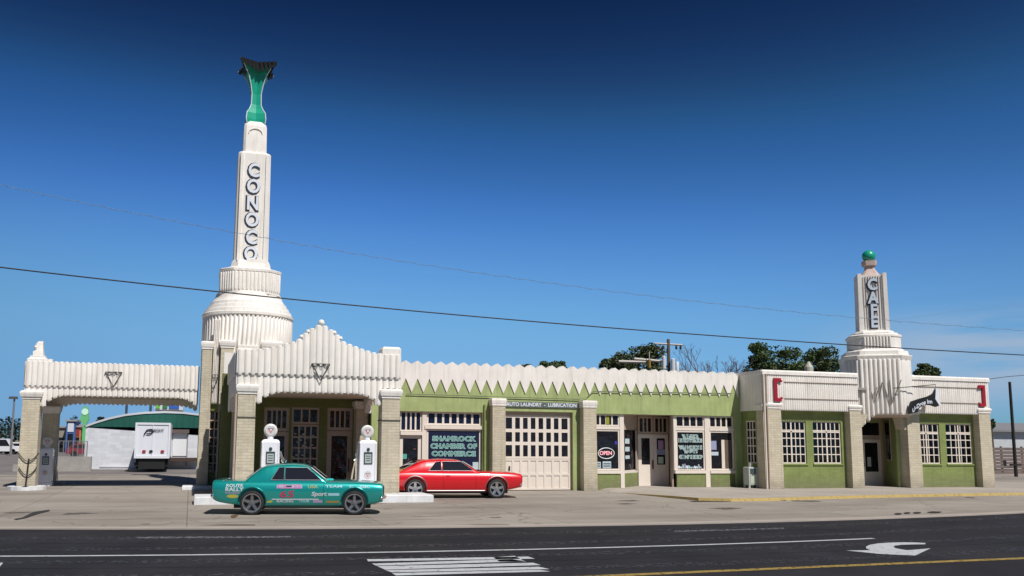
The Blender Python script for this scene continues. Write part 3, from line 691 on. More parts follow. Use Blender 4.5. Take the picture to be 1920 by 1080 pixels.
# zigzag parapet
def zig(a, b, n, z0, z1, peak=.5):
    pts = []; wd = (b - a) / n
    for i in range(n): pts += [(a + wd * i, z0), (a + wd * (i + peak), z1)]
    pts.append((b, z0)); return pts
X0, X1 = XG(748), XG(1385)
top = zig(X0, X1, 32, 5.12, 5.28); bot = zig(X0, X1, 32, 3.98, 4.55)
MB().prism([(x, z + (.0)) for x, z in top] + [(x, z + .16 * (x - X0) / (X1 - X0)) for x, z in reversed(bot)], Y0 - .045, Y0 - .001).build('zigzag_parapet', white, gw)
MB().prism(top + [(X1, 4.6), (X0, 4.6)], Y0 - .0005, Y0 + .35).build('parapet_coping', white, gw)
# conduit along the brow
MB().tube([(XG(760), Y0 - .06, 3.91), (XG(1085), Y0 - .06, 3.86), (XG(1100), Y0 - .06, 3.95), (XG(1112), Y0 - .06, 4.22), (XG(1372), Y0 - .06, 4.30)], .016, 6).build('conduit', mat('grey conduit', (.10, .12, .08), .6), gw)
MB().tube([(XG(1088), Y0 - .05, 0.02), (XG(1088), Y0 - .05, 3.5)], .035, 8).build('downpipe', green, gw)
MB().tube([(XG(908), Y0 - .05, 0.02), (XG(908), Y0 - .05, 3.55)], .045, 8).build('downpipe', green, gw)
pylon(st, p1a, p1b, Y0 - .42, Y0 - .001, 3.80, ex=.03, cap=.24, name='pilaster'); pylon(st, p2a, p2b, Y0 - .42, Y0 - .001, 3.80, ex=.03, cap=.24, name='pilaster')
# chamber window bay
Yw = Y0 + .16
xa, xb = XG(802), XG(905); xd0, xd1 = XG(752), XG(792)
MB().box(XG(793), XG(801), Yw - .06, Yw + .1, 0, zb).build('door_post', cream, st)
window(st, xd0, xd1, 2.42, zb, Yw, 4, 1, cream, glassn, bar=.07, edge=.05, name='transom_window')
window(st, xa, xb - .02, 2.68, zb, Yw, 7, 1, cream, glassn, bar=.09, edge=.07, name='transom_window')
MB().box(xa - .1, xb + .02, Yw - .1, Yw + .05, 2.52, 2.67).build('window_ledge', cream, st)
MB().box(xd0, xd1 + .02, Yw - .1, Yw + .05, 2.26, 2.41).build('window_ledge', cream, st)
sf = window(st, xa, xb - .02, .5, 2.51, Yw, 1, 1, cream, glassn, edge=.09, name='shop_window')
MB().box(xa - .1, xb, Yw - .01, Yw + .2, 0, .49).build('window_base', greens, st)
dr = gridframe(MB(), xd0, xd1, 0, 2.25, Yw + .02, Yw + .07, 1, 1, 0, .13).build('door', cream, st)
MB().box(xd0 + .12, xd1 - .12, Yw + .03, Yw + .06, .12, 2.13).build('pane', glass, dr)
MB().box(xd0 + .13, xd0 + .3, Yw + .02, Yw + .028, 1.3, 1.5).build('sticker', mat('teal sticker', (.1, .4, .33), .5), dr)
sg = empty('window_sign', (XG(852), Yw - .0, 1.5), 'navy window sign lettered SHAMROCK CHAMBER OF COMMERCE behind the red car', 'sign')
MB().box(xa + .08, xb - .1, Yw - .012, Yw + .012, .75, 2.44).build('sign_board', navy, sg)
for i, (tx_, pw) in enumerate((('SHAMROCK', 1.9), ('CHAMBER OF', 2.0), ('COMMERCE', 1.9))):
    z = 2.12 - i * .305; xc = (xa + xb) / 2 - .02
    lt = text(tx_, .27, aqua, sg, xc, Yw - .020, z, 'lettering', .003, .019, sx=1.0, spacing=1.12)
    k = pw / lt.dimensions.x if lt.dimensions.x else 1
    lt.data.transform(Matrix.Diagonal((k, 1, 1, 1)))
    l2 = text(tx_, .27, mat('deep green sign ink', (.02, .10, .09), .5), lt, xc, Yw - .026, z, 'lettering_face', .003, -.004, sx=1.0, spacing=1.12)
    l2.data.transform(Matrix.Diagonal((k, 1, 1, 1)))
MB().box(xb - .38, xb - .13, Yw - .02, Yw - .013, .78, 1.18).build('paper_notice', mat('pale blue paper', (.5, .6, .65), .8), sg)
# roll-up garage door
gz = 3.14
MB().wall(gd[0], gd[1], 0, 3.30, Y0 + .15, Y0 + .2, [(gd[0] + .06, gd[1] - .06, 0, gz)]).build('garage_frame', tan, st)
a, b = gd[0] + .065, gd[1] - .065
gdo = gridframe(MB(), a, b, 1.32, gz, Y0 + .17, Y0 + .22, 8, 3, .14, .10).build('garage_door', cream, st)
MB().box(a + .02, b - .02, Y0 + .19, Y0 + .205, 1.33, gz - .01).build('pane', glass, gdo)
pn = MB().box(a, b, Y0 + .2, Y0 + .24, 0.03, 1.31)
gridframe(pn, a, b, .03, 1.31, Y0 + .175, Y0 + .2, 8, 2, .10, .07).build('door_panels', cream, gdo)
MB().box(a + .24, a + .28, Y0 + .12, Y0 + .175, .82, 1.02).build('handle', black, gdo)
# garage sign
sg = empty('garage_sign', (XG(1014), Y0 - .05, 3.6), 'narrow weathered sign reading AUTO LAUNDRY - LUBRICATION above the garage door', 'sign')
MB().box(XG(946), XG(1083), Y0 - .05, Y0 - .002, 3.47, 3.70).build('sign_board', mat('weathered sign board', (.10, .13, .12), .7, var=.3, vscale=6), sg)
lt = text('AUTO LAUNDRY  -  LUBRICATION', .21, signw, sg, (XG(946) + XG(1083)) / 2, Y0 - .054, 3.585, 'lettering', .003, .006)
k = (XG(1083) - XG(946) - .12) / lt.dimensions.x; lt.data.transform(Matrix.Diagonal((k, 1, 1, 1)))

# storefront with recessed entry --------------------------------
Ys = Y0 + .12; Yd = Y0 + 1.42; zt = zb + .04; sill = .84
XC = lambda px: AX(px, Ys, 850)
v1, v2 = XC(1170), XC(1322); 
post = tan
w1 = (wC[0], XC(1162)); w2 = (XC(1331), wC[1] - .02)
def shopwin(x0, x1, Y, nt_, poster=None, m=cream):
    window(st, x0, x1, 2.74, zt, Y, nt_, 1, m, glass, bar=.07, edge=.06, name='transom_window')
    MB().box(x0 - .01, x1 + .01, Y - .03, Y + .08, 2.60, 2.73).build('window_ledge', m, st)
    f = window(st, x0, x1, sill, 2.59, Y, 1, 1, m, glass, edge=.07, name='shop_window')
    MB().box(x0 - .02, x1 + .02, Y - .07, Y + .09, .70, .83).build('window_ledge', cream, st)
    MB().box(x0 - .02, x1 + .02, Y - .03, Y + .1, .0, .69).build('knee_wall', green, st)
    return f
f_open = shopwin(w1[0], w1[1], Ys, 4)
MB().box(w1[1] + .001, v1, Ys - .03, Ys + .12, .0, zt).build('corner_post', cream, st)
# entry side returns (angled), from the front posts back to the door frame
xd0, xd1 = AX(1197, Yd, 850), AX(1254, Yd, 850)
sw_ = MB()
def ret(xa_, ya_, xb_, yb_, nm, mm, z0, z1, th=.06):
    d = Vector((xb_ - xa_, yb_ - ya_, 0)).normalized(); nn = Vector((-d.y, d.x, 0)) * th
    m = MB(); q = [(xa_, ya_), (xb_, yb_), (xb_ + nn.x, yb_ + nn.y), (xa_ + nn.x, ya_ + nn.y)]
    m.add([(x, y, z) for z in (z0, z1) for x, y in q], [(3, 2, 1, 0), (4, 5, 6, 7), (0, 1, 5, 4), (1, 2, 6, 5), (2, 3, 7, 6), (3, 0, 4, 7)])
    return m.build(nm, mm, st)
ret(v1, Ys + .05, xd0 - .05, Yd, 'knee_wall', green, 0, .69); ret(v1, Ys + .04, xd0 - .05, Yd - .01, 'window_ledge', cream, .70, .83, .1)
ret(v1, Ys + .1, xd0 - .05, Yd + .05, 'side_glass', glass, .84, 2.6, .02); ret(v1, Ys + .06, xd0 - .05, Yd + .02, 'transom_panel', tan, 2.6, zt, .06)
ret(xd0 - .25, Yd - .28, xd0 - .04, Yd - .01, 'corner_post', tan, .84, 2.6, .05)
# papers on that side glass
for zc, s_ in ((2.1, .22), (1.75, .2), (1.4, .15)):
    ret(v1 + .2, Ys + .1 + .2 * (Yd - Ys) / (xd0 - v1) - .03, v1 + .62, Ys + .1 + .62 * (Yd - Ys) / (xd0 - v1) - .03, 'paper_notice', MATS['pale blue paper'], zc - s_ / 2, zc + s_ / 2, .004)
x2a = AX(1268, Ys + .02, 850)
MB().box(x2a, v2, Ys + 0, Ys + .1, 0, .69).build('knee_wall', green, st)
window(st, x2a, v2, 2.74, zt, Ys + .02, 4, 1, cream, glass, bar=.07, edge=.06, name='transom_window')
MB().box(x2a, v2 - .001, Ys, Ys + .1, 2.60, 2.73).build('window_ledge', cream, st); MB().box(x2a - .1, v2 - .001, Ys - .05, Ys + .13, .70, .83).build('window_ledge', cream, st)
f_txt = window(st, x2a, v2, sill, 2.59, Ys + .02, 1, 1, cream, glass, edge=.07, name='shop_window')
MB().box(x2a - .12, x2a - .001, Ys, Ys + .12, 0.84, zt).build('corner_post', cream, st)
MB().box(v2 + .001, w2[0], Ys - .03, Ys + .12, .0, zt).build('corner_post', cream, st)
f_pap = shopwin(w2[0], w2[1], Ys, 4)
MB().box(w2[1] + .001, w2[1] + .14, Ys - .02, Ys + .12, 0, zt).build('corner_post', tan, st)
ret(x2a - .1, Ys + .12, xd1 + .1, Yd, 'entry_side_wall', tan, 0, zt)
MB().box(XC(1170), XC(1270), Ys + .12, Yd, zt + .001, zt + .03).build('entry_ceiling', tan, st)
MB().box(xd0 - .08, xd1 + .12, Yd + .07, Yd + .1, 2.42, zt).build('entry_header', tan, st)
xm = (xd0 + xd1) / 2
window(st, xd0, xm - .02, 2.45, zt - .02, Yd, 3, 1, tan, glass, bar=.07, edge=.09, name='transom_window'); window(st, xm + .02, xd1, 2.45, zt - .02, Yd, 3, 1, tan, glass, bar=.07, edge=.09, name='transom_window')
for k_, (a, b) in enumerate(((xd0, xm - .006), (xm + .006, xd1))):
    dr = gridframe(MB(), a, b, .03, 2.42, Yd + .02, Yd + .07, 1, 1, 0, .17).build('door', cream, st)
    dr2 = MB().box(a + .16, b - .16, Yd + .03, Yd + .06, .03, 1.05).build('door_panel', cream, dr)
    MB().box(a + .16, b - .16, Yd + .035, Yd + .055, 1.051, 2.26).build('pane', glass, dr)
    if k_ == 0: MB().box(b - .08, b - .03, Yd - .03, Yd + .02, .85, 1.25).build('handle', mat('dark red handle', (.12, .02, .015), .4), dr)
    else:
        for (u0, u1, z0, z1, mm) in ((.25, .52, 1.75, 2.15, mat('pink poster', (.45, .3, .5), .7)), (.19, .58, 1.5, 1.74, mat('lilac poster', (.3, .33, .5), .7)), (.24, .5, 1.1, 1.4, mat('mint poster', (.45, .6, .5), .7))):
            MB().box(a + u0, a + u1, Yd + .026, Yd + .034, z0, z1).build('poster', mm, dr)
MB().box(XC(1170) - .5, 24.3, Yd + .6, Yd + .65, 0, 3.6).build('dark_backing', dark, st)
MB().box(7, XC(1170), Y0 + .8, Y0 + .85, 0, 3.6).build('dark_backing', dark, st)
# OPEN neon
on = empty('open_sign', (XC(1138), Ys - .01, 1.6), 'oval neon sign reading OPEN in the left shop window', 'sign')
ne_r = mat('pink neon', (.9, .45, .5), .5, emit=((1, .35, .42), .35)); ne_w = mat('pale neon', (.7, .75, .75), .5, emit=((.75, .85, .85), .2))
xo = XC(1137); zo = 1.57
MB().tube([(xo + .38 * math.cos(a), Ys + .012, zo + .23 * math.sin(a)) for a in [2 * PI * i / 32 for i in range(33)]], .017, 6).build('neon_oval', ne_w, on)
text('OPEN', .23, ne_r, on, xo - .02, Ys + .012, zo, 'lettering', .006, .006, sx=1.0)
for x_, wd, z0, z1 in ((w1[0] + .1, .26, .93, 1.2), (w1[0] + .45, .4, .93, 1.22)):
    pp = MB().box(x_, x_ + wd, Ys + .01, Ys + .018, z0, z1).build('poster', MATS['pale blue paper'], f_open)
    for i in range(3): MB().box(x_ + .03, x_ + wd - .03, Ys + .005, Ys + .009, z0 + .05 + i * .07, z0 + .08 + i * .07).build('poster_print', signg, pp)
MB().box(w1[1] - .22, w1[1] - .12, Ys + .01, Ys + .018, 1.95, 2.1).build('poster', mat('violet sticker', (.05, .04, .4), .5), f_open)
MB().box(w1[0] + .62, w1[0] + .78, Ys - .01, Ys + .01, 2.8, zt - .08).build('poster', mat('yellow green sticker', (.3, .3, .03), .5), f_open)
# shop lettering on the second window: pale outlined lines
sgn = empty('window_lettering', (XC(1295), Ys, 1.9), 'pale green lettering painted over the middle shop window', 'sign')
for i, (tx_, wd, hh, z) in enumerate((('VISITOR', .9, .16, 2.33), ('INFORMATION', 1.22, .17, 2.15), ('WELCOME', 1.22, .18, 1.84), ('TEXAS', .72, .2, 1.67), ('GIFT SHOP', 1.22, .18, 1.42))):
    xc = (x2a + v2) / 2
    lt = text(tx_, .18, mat('pale sage sign paint', (.38, .50, .49), .6), sgn, xc, Ys + .015, z, 'lettering', .002, .03, spacing=1.05)
    k = wd / lt.dimensions.x; lt.data.transform(Matrix.Diagonal((k, 1, 1, 1)))
    l2 = text(tx_, .18, mat('sage grey ink', (.20, .28, .28), .6), lt, xc, Ys + .011, z, 'lettering_face', .002, -.004, spacing=1.05); l2.data.transform(Matrix.Diagonal((k, 1, 1, 1)))
for i in range(12):
    x_ = x2a + .12 + 1.2 * i / 12; h = .06 + .14 * random.random()
    MB().lathe([(.05, .92), (.055, .95), (.03, .92 + h), (.01, .93 + h)], x_, Ys + .03, 8).build('window_display', [signw, aqua, MATS['pale paper'], MATS['lilac poster']][i % 4], f_txt)
xp = w2[0]
for (u0, u1, z0, z1, mm) in ((.08, .36, 1.75, 2.15, MATS['lilac poster']), (.08, .45, 1.5, 1.66, MATS['pale blue paper']), (.62, .78, .92, 2.2, cream)):
    MB().box(xp + u0, xp + u1, Ys + .012, Ys + .02, z0, z1).build('poster' if z1 - z0 < 1 else 'curtain', mm, f_pap)
MB().box(xp + .78, xp + 1.12, Ys + .012, Ys + .02, .92, 2.2).build('curtain', mat('brown curtain', (.12, .09, .07), .9), f_pap)

# newspaper box -------------------------------------------------
nx, ny = XC(1380), Y0 - .9
nb = empty('newspaper_box', (nx, ny, .1), 'grey metal newspaper vending box standing on the sidewalk by the shop front', 'newspaper box')
nbm = mat('pale grey box paint', (.42, .46, .44), .5, var=.1, dirt=.3)
MB().bbox(nx - .24, nx + .24, ny - .2, ny + .2, .24, 1.02, .03).build('cabinet', nbm, nb)
MB().box(nx - .17, nx + .12, ny - .212, ny - .2, .72, .95).build('display_window', mat('dusty glass', (.06, .09, .1), .15), nb)
MB().box(nx - .17, nx + .14, ny - .213, ny - .2, .3, .68).build('front_panel', mat('sage panel', (.46, .52, .42), .6, dirt=.3), nb)
MB().box(nx - .06, nx + .06, ny - .05, ny + .06, 1.015, 1.2).build('coin_box', mat('cream coin box', (.62, .62, .58), .5), nb)
for sx_ in (-1, 1):
    for sy_ in (-1, 1): MB().box(nx + sx_ * .205 - .035, nx + sx_ * .205 + .035, ny + sy_ * .16 - .03, ny + sy_ * .16 + .03, .1, .24).build('leg', nbm, nb)
MB().box(nx - .1, nx + .08, ny - .24, ny - .213, .685, .705).build('handle', chrome, nb)

# ------------------------------------------------------------------ cafe wing
cf = empty('cafe_building', (31, 32.0, .08), 'cream and green art deco cafe wing with short tower, paned windows and corner entrance', 'cafe')
YC = 32.0
K = lambda px, py=800: AX(px, YC, py)
zc0, zc1 = .06, 5.24
PY = [(K(1437), K(1464)), (K(1592), K(1614)), (K(1699), K(1723)), (K(1834), K(1856))]
Wn = [(K(1465), K(1519)), (K(1532), K(1585)), (K(1722), K(1770)), (K(1782), K(1831))]
wz0, wz1 = 1.18, 3.06
yr = YC + .28
cw_ = MB(); cw_.wall(PY[0][0] + .1, PY[1][1] - .1, zc0, 3.6, yr, yr + .25, [(Wn[0][0], Wn[0][1], wz0, wz1), (Wn[1][0], Wn[1][1], wz0, wz1)])
cw_.build('front_wall', green, cf); cw_ = MB()
cw_.wall(PY[2][0] + .1, PY[3][1] - .1, zc0, 3.6, yr, yr + .25, [(Wn[2][0], Wn[2][1], wz0, wz1), (Wn[3][0], Wn[3][1], wz0, wz1)])
cwo = cw_.build('front_wall', green, cf)
cur = mat('lace curtain', (.55, .56, .56), .9)
clear = bpy.data.materials.new('clear window glass'); clear.use_nodes = True; t = clear.node_tree; t.nodes.clear()
o_ = t.nodes.new("ShaderNodeOutputMaterial"); mx = t.nodes.new("ShaderNodeMixShader"); tb = t.nodes.new("ShaderNodeBsdfTransparent"); gl = t.nodes.new("ShaderNodeBsdfGlossy"); gl.inputs['Roughness'].default_value = .03
tb.inputs[0].default_value = (.55, .56, .56, 1); fr = t.nodes.new("ShaderNodeFresnel"); t.links.new(fr.outputs[0], mx.inputs[0]); t.links.new(tb.outputs[0], mx.inputs[1]); t.links.new(gl.outputs[0], mx.inputs[2]); t.links.new(mx.outputs[0], o_.inputs[0])
for i, (a, b) in enumerate(Wn):
    f = window(cf, a, b, wz0, wz1, yr + .06, 6 if i < 2 else 5, 5, cream, clear, bar=.04, edge=.05)
    MB().box((a + b) / 2 - .035, (a + b) / 2 + .035, yr + .045, yr + .06, wz0 + .05, wz1 - .05).build('mullion', cream, f)
    MB().box(a + .05, b - .05, yr + .045, yr + .06, wz0 + 1.38, wz0 + 1.44).build('transom_bar', cream, f)
    MB().box(a - .05, b + .05, yr - .05, yr + .04, wz0 - .07, wz0 - .001).build('sill', green, f)
    for s_ in ((0, .12), (.46, .56)) if i < 2 else ((.28, .42), (.5, .60), (.9, 1)):
        m = MB(); n = 14; W = (b - a)
        for k_ in range(n):
            u = s_[0] + (s_[1] - s_[0]) * k_ / n; u2 = s_[0] + (s_[1] - s_[0]) * (k_ + 1) / n
            o2 = .03 * math.sin(k_ * 2.1); o3 = .03 * math.sin((k_ + 1) * 2.1)
            zc_ = wz0 + (.1 if s_[0] in (0, .8, .86) else .15); zt_ = wz1 - (.1 if s_[0] != .5 else 1.2)
            m.add([(a + u * W, yr + .34 + o2, zc_), (a + u2 * W, yr + .34 + o3, zc_), (a + u2 * W, yr + .34 + o3, zt_), (a + u * W, yr + .34 + o2, zt_)], [(0, 1, 2, 3)])
        m.build('curtain', cur, f)
MB().box(PY[0][0] + .3, PY[1][1] - .05, yr + 1.6, yr + 1.65, .1, 4.4).build('dark_backing', dark, cf); MB().box(PY[2][1] - .1, PY[3][1] - .2, yr + 1.6, yr + 1.65, .1, 4.4).build('dark_backing', dark, cf)  # near-black boards: dimness of the rooms put into their colour
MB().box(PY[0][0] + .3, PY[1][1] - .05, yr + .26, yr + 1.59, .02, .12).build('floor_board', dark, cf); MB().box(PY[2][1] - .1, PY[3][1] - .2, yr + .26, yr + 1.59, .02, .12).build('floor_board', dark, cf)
# fascia of narrow flutes with two grooves
def cfascia(x0, x1, y, n, z0=3.5, z1=5.12):
    m = MB(); wd = (x1 - x0) / n
    for i in range(n): m.rib((x0 + wd * (i + .5), y, 0), (1, 0, 0), (0, -1, 0), wd * .92, .035, z0, z1, seg=4, flat=False)
    m.box(x0, x1, y + .001, y + .3, z0 + .04, z1)
    return m
fa = cfascia(PY[0][0] - .12, K(1606, 700), YC - .02, 44).build('fluted_fascia', white, cf, smooth=50)
fb = cfascia(K(1700, 700), PY[3][1] + .03, YC - .02, 40).build('fluted_fascia', white, cf, smooth=50)
for f, x0, x1 in ((fa, PY[0][0] - .18, K(1606, 700)), (fb, K(1700, 700), PY[3][1] + .07)):
    MB().frust([(5.08, x0, x1, YC - .09, YC + .32), (5.22, x0, x1, YC - .09, YC + .32), (5.28, x0 + .04, x1, YC - .04, YC + .3)]).build('coping', white, f)
gm = mat('brown groove trim', (.30, .24, .20), .7)  # raised brown strips along the two groove lines
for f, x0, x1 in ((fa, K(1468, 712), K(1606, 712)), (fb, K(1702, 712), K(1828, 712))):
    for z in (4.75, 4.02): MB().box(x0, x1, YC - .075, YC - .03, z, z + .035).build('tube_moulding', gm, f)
for s_, x_, f in ((1, K(1452, 735), fa), (-1, K(1840, 735), fb)):
    rb = MB().box(x_ - .09 if s_ > 0 else x_ - .06, x_ + .06 if s_ > 0 else x_ + .09, YC - .14, YC - .06, 3.90, 4.92)
    for z in (4.78, 3.90): rb.box(x_, x_ + s_ * .26, YC - .145, YC - .065, z, z + .14) if s_ > 0 else rb.box(x_ - .26, x_, YC - .145, YC - .065, z, z + .14)
    for z in (4.72, 3.97): rb.lathe([(.05, 0), (.05, .08)], x_ + s_ * .28, YC - .14, 10, axis='y', cz=z + .07)
    rb.build('red_neon_bracket', red, f)
for a, b in PY: pylon(cf, a, b, YC - .08, YC + .5, 3.82 if a != PY[2][0] else 3.7, ex=.05, cap=.18, z0=zc0)
# left side of the cafe wing
sx0 = PY[0][0] - .1
MB().wall(YC + .3, Y0 + .9, zc0, 3.6, sx0, sx0 + .2, [(YC + .62, YC + 1.32, 1.18, 3.06)], axis='x').build('side_wall', green, cf)
window(cf, YC + .62, YC + 1.32, 1.18, 3.06, sx0 + .03, 3, 5, cream, glass, bar=.05, edge=.05, axis='x')
pylon(cf, sx0 - .06, sx0 + .12, YC + .02, YC + .5, 3.8, ex=.04, cap=.18, z0=zc0)
MB().frust([(3.5, sx0 - .06, sx0 + .2, YC + .02, Y0 + .9), (5.1, sx0 - .06, sx0 + .2, YC + .02, Y0 + .9)]).build('side_fascia', white, cf)
MB().frust([(5.1, sx0 - .1, sx0 + .22, YC - .02, Y0 + 1), (5.26, sx0 - .1, sx0 + .22, YC - .02, Y0 + 1)]).build('coping', white, cf)
MB().tube([(sx0 - .02, YC - .08, .1), (sx0 - .02, YC - .08, 5.1)], .04, 8).build('downpipe', cream, cf); MB().tube([(sx0 + .1, YC - .1, .1), (sx0 + .1, YC - .1, 5.1)], .03, 8).build('downpipe', tan, cf)
MB().box(sx0 + .2, PY[3][1], YC + .3, 44, 4.55, 4.65).build('roof', MATS['roof gravel'], cf)
MB().box(PY[3][1] - .2, PY[3][1] - .02, YC + .5, 44, zc0, 5.1).build('side_wall', green, cf)
# entrance: recessed door and slanted green wall
eY = 34.1; ea, eb = AX(1617, eY, 860), AX(1652, eY, 860)
dr = gridframe(MB(), ea, eb, .1, 2.3, eY, eY + .06, 1, 1, 0, .16).build('door', cream, cf)
MB().box(ea + .15, eb - .15, eY + .01, eY + .05, .1, .75).build('door_panel', cream, dr); MB().box(ea + .15, eb - .15, eY + .02, eY + .04, .751, 2.16).build('pane', glass, dr)
MB().box(ea + .3, ea + .5, eY + .0, eY + .018, 1.0, 1.45).build('poster', MATS['pale paper'], dr); MB().box(ea + .02, ea + .06, eY - .05, eY, 1.0, 1.2).build('handle', chrome, dr)
MB().box(ea - .1, eb, eY + .03, eY + .09, 2.31, 2.5).build('door_header', tan, cf); MB().box(ea - .1, eb, eY + .04, eY + .06, 2.5, 3.1).build('transom_pane', glass, cf); MB().box(ea - .2, eb, eY + .03, eY + .09, 3.1, 4).build('door_header', greens, cf)
MB().box(eb + .001, eb + .16, eY - .05, eY + .12, .08, 3.3).build('door_post', tan, cf)
MB().box(PY[1][0], PY[1][1] - .03, YC + .5, eY + .1, .08, 4).build('entry_side_wall', brickm, cf)
A = Vector((eb + .16, eY)); B = Vector((PY[2][0] - .1, YC + .55)); dd = (B - A).normalized(); nn = Vector((dd.y, -dd.x)) * -1
def slab(A, B, z0, z1, th, nm, mm, par, off=0):
    d = (B - A).normalized(); q = Vector((d.y, -d.x)); a0 = A + q * off; b0 = B + q * off; pts = [a0, b0, b0 - q * th, a0 - q * th]
    m = MB(); m.add([(p.x, p.y, z) for z in (z0, z1) for p in pts], [(3, 2, 1, 0), (4, 5, 6, 7), (0, 1, 5, 4), (1, 2, 6, 5), (2, 3, 7, 6), (3, 0, 4, 7)]); return m.build(nm, mm, par)
slab(A, B, .08, 4.0, .15, 'slanted_entry_wall', green, cf)
wf_ = slab(A + dd * .45, A + dd * 1.1, 1.3, 3.25, .03, 'window', tan, cf, .03); slab(A + dd * .5, A + dd * 1.05, 1.35, 3.2, .01, 'pane', glass, wf_, .045)
MB().box(PY[2][0] - .12, PY[2][0] - .002, YC + .4, YC + .52, .08, 3.3).build('door_post', greens, cf)  # lighter green strip: sunlit edge of the slanted wall put into colour
# short tower: octagonal, its main face turned toward the street corner
CX, CY = AX(1640, 33.2, 700), 33.2
TURN = R(-34)
def turn(o):
    off = Vector((0, 0, 0)); q = o
    while q is not None: off += q.location; q = q.parent
    c = Vector((CX, CY, 0)) - off; m_ = Matrix.Translation(c) @ Matrix.Rotation(TURN, 4, 'Z') @ Matrix.Translation(-c)
    o.data.transform(m_); return o
_before = set(bpy.data.objects)
hw = 1.40; chf = .52
tb = MB().octo([(3.42, hw, hw, chf), (6.0, hw, hw, chf)], CX, CY)
n = 9; wd = 2 * (hw - chf) / n; yf = CY - hw
for i in range(n):
    z0 = 3.40 if i > 2 else (2.95, 3.1, 3.3)[i]
    tb.rib((CX - hw + chf + wd * (i + .5), yf, 0), (1, 0, 0), (0, -1, 0), wd * .9, .09, z0, 5.98)
for s_ in (-1, 1):
    A = Vector((CX + s_ * (hw - chf), yf, 0)); B = Vector((CX + s_ * hw, yf + chf, 0)); t_ = (B - A).normalized(); q = Vector((s_, -1, 0)).normalized(); n2 = 4 if s_ < 0 else 2; wl = (B - A).length / n2
    for i in range(n2): tb.rib(A + t_ * wl * (i + .5), t_, q, wl * .9, .07 if s_ < 0 else .03, 2.95 if s_ < 0 else 3.4, 5.98)
tbo = tb.build('tower_body', white, cf, smooth=50)
# corbels beneath
MB().octo([(3.30, 1.2, 1.2, .45), (3.42, 1.32, 1.32, .5)], CX, CY).build('tower_soffit', tan, cf)
MB().frust([(2.85, PY[1][1] - .02, PY[1][1] + .12, YC + .0, YC + .45), (3.42, PY[1][1] - .02, PY[1][1] + .42, YC - .02, YC + .5)]).build('tower_corbel', brickm, cf)
MB().frust([(2.75, PY[2][0] - .16, PY[2][0] + .02, YC + .0, YC + .45), (3.42, PY[2][0] - .30, PY[2][0] + .02, YC + .05, YC + .5)]).build('tower_corbel', brickm, cf)
zz = MB()
ZZ = (((1634, 736), (1641, 752)), ((1641, 752), (1650, 722)), ((1637, 742), (1645, 726)), ((1648, 748), (1655, 716)), ((1655, 716), (1668, 752)), ((1668, 712), (1673, 756)), ((1673, 756), (1690, 712)), ((1660, 735), (1672, 756)))
if 0:
    P_ = at(*p, yf - .13); Q_ = at(*q, yf - .13); zz.tube([(P_.x, P_.y, P_.z), (Q_.x, Q_.y, Q_.z)], .018, 6)
turned_extra = None
MB().octo([(5.95, hw + .02, hw + .02, chf), (6.12, hw + .06, hw + .06, chf), (6.16, hw + .06, hw + .06, chf), (6.2, hw - .06, hw - .06, chf), (6.38, hw - .08, hw - .08, chf), (6.42, hw - .2, hw - .2, chf), (6.55, hw - .32, hw - .32, chf)], CX, CY).build('tower_shoulder', white, cf)
t2 = MB().octo([(6.5, 1.08, 1.08, .45), (7.06, 1.08, 1.08, .45), (7.08, 1.13, 1.13, .5), (7.16, 1.13, 1.13, .5), (7.22, 1.0, 1.0, .45)], CX, CY)
for i in range(9): t2.rib((CX - .6 + 1.2 * (i + .5) / 9, CY - 1.12, 0), (1, 0, 0), (0, -1, 0), .10, .05, 6.55, 7.06)
t2.build('tower_tier', white, cf, smooth=50)
MB().octo([(7.2, .98, .98, .42), (7.28, .98, .98, .42), (7.31, .84, .84, .3), (7.38, .78, .78, .25), (7.41, .70, .70, .2)], CX, CY).build('tower_collar', white, cf)
cs = MB().octo([(7.4, .62, .56, .05), (10.1, .60, .54, .05)], CX, CY)
for s_ in (-1, 1): cs.frust([(7.4, CX + s_ * .56 - .09, CX + s_ * .56 + .09, CY - .62, CY + .58), (10.18, CX + s_ * .54 - .085, CX + s_ * .54 + .085, CY - .60, CY + .56)])
cso = cs.build('tower_shaft', white, cf)
for i in range(8): MB().box(CX - .40 + i * .11, CX - .38 + i * .11, CY - .585, CY - .553, 7.5, 10.05).build('sign_slat', mat('grey panel ribs', (.42, .39, .37), .7), cso)
for i, ch in enumerate("CAFE"):
    z = AZ(1634, (534, 559, 582, 604)[i], CY - .5)
    lt = text(ch, .75, signg, cso, CX - .04, CY - .592, z - .03, 'letter', .008, .062, sx=.82); text(ch, .75, mat('pale steel sign paint', (.62, .70, .80), .5), lt, CX + .0, CY - .612, z + .0, 'letter_face', .006, .028, sx=.82)  # back letter gives the outline plus an offset shadow at lower left
MB().octo([(10.1, .42, .42, .12), (10.3, .30, .30, .1), (10.45, .22, .22, .08), (10.62, .20, .2, .08), (10.64, .3, .3, .12), (10.86, .32, .32, .12), (10.88, .2, .2, .1)], CX, CY).build('ball_pedestal', mat('aged pinkish plaster', (.55, .42, .38), .8, var=.2, vscale=5), cso)
MB().lathe([(.30 * math.cos(-PI / 2 + PI * i / 12) + .005, 11.12 + .3 * math.sin(-PI / 2 + PI * i / 12)) for i in range(13)], CX, CY, 24).build('green_ball', tealg, cso, smooth=True)
for o in list(set(bpy.data.objects) - _before):
    if o.type == 'MESH' and not o.name.startswith('tower_corbel'): turn(o)
fn_ = Vector((math.sin(TURN), -math.cos(TURN), 0)); fc_ = Vector((CX, CY, 0)) + fn_ * (hw + .11)
def onface(px, py):
    d = ray(px, py); t_ = (fc_ - CAM).dot(fn_) / d.dot(fn_); return CAM + d * t_
zz = MB()
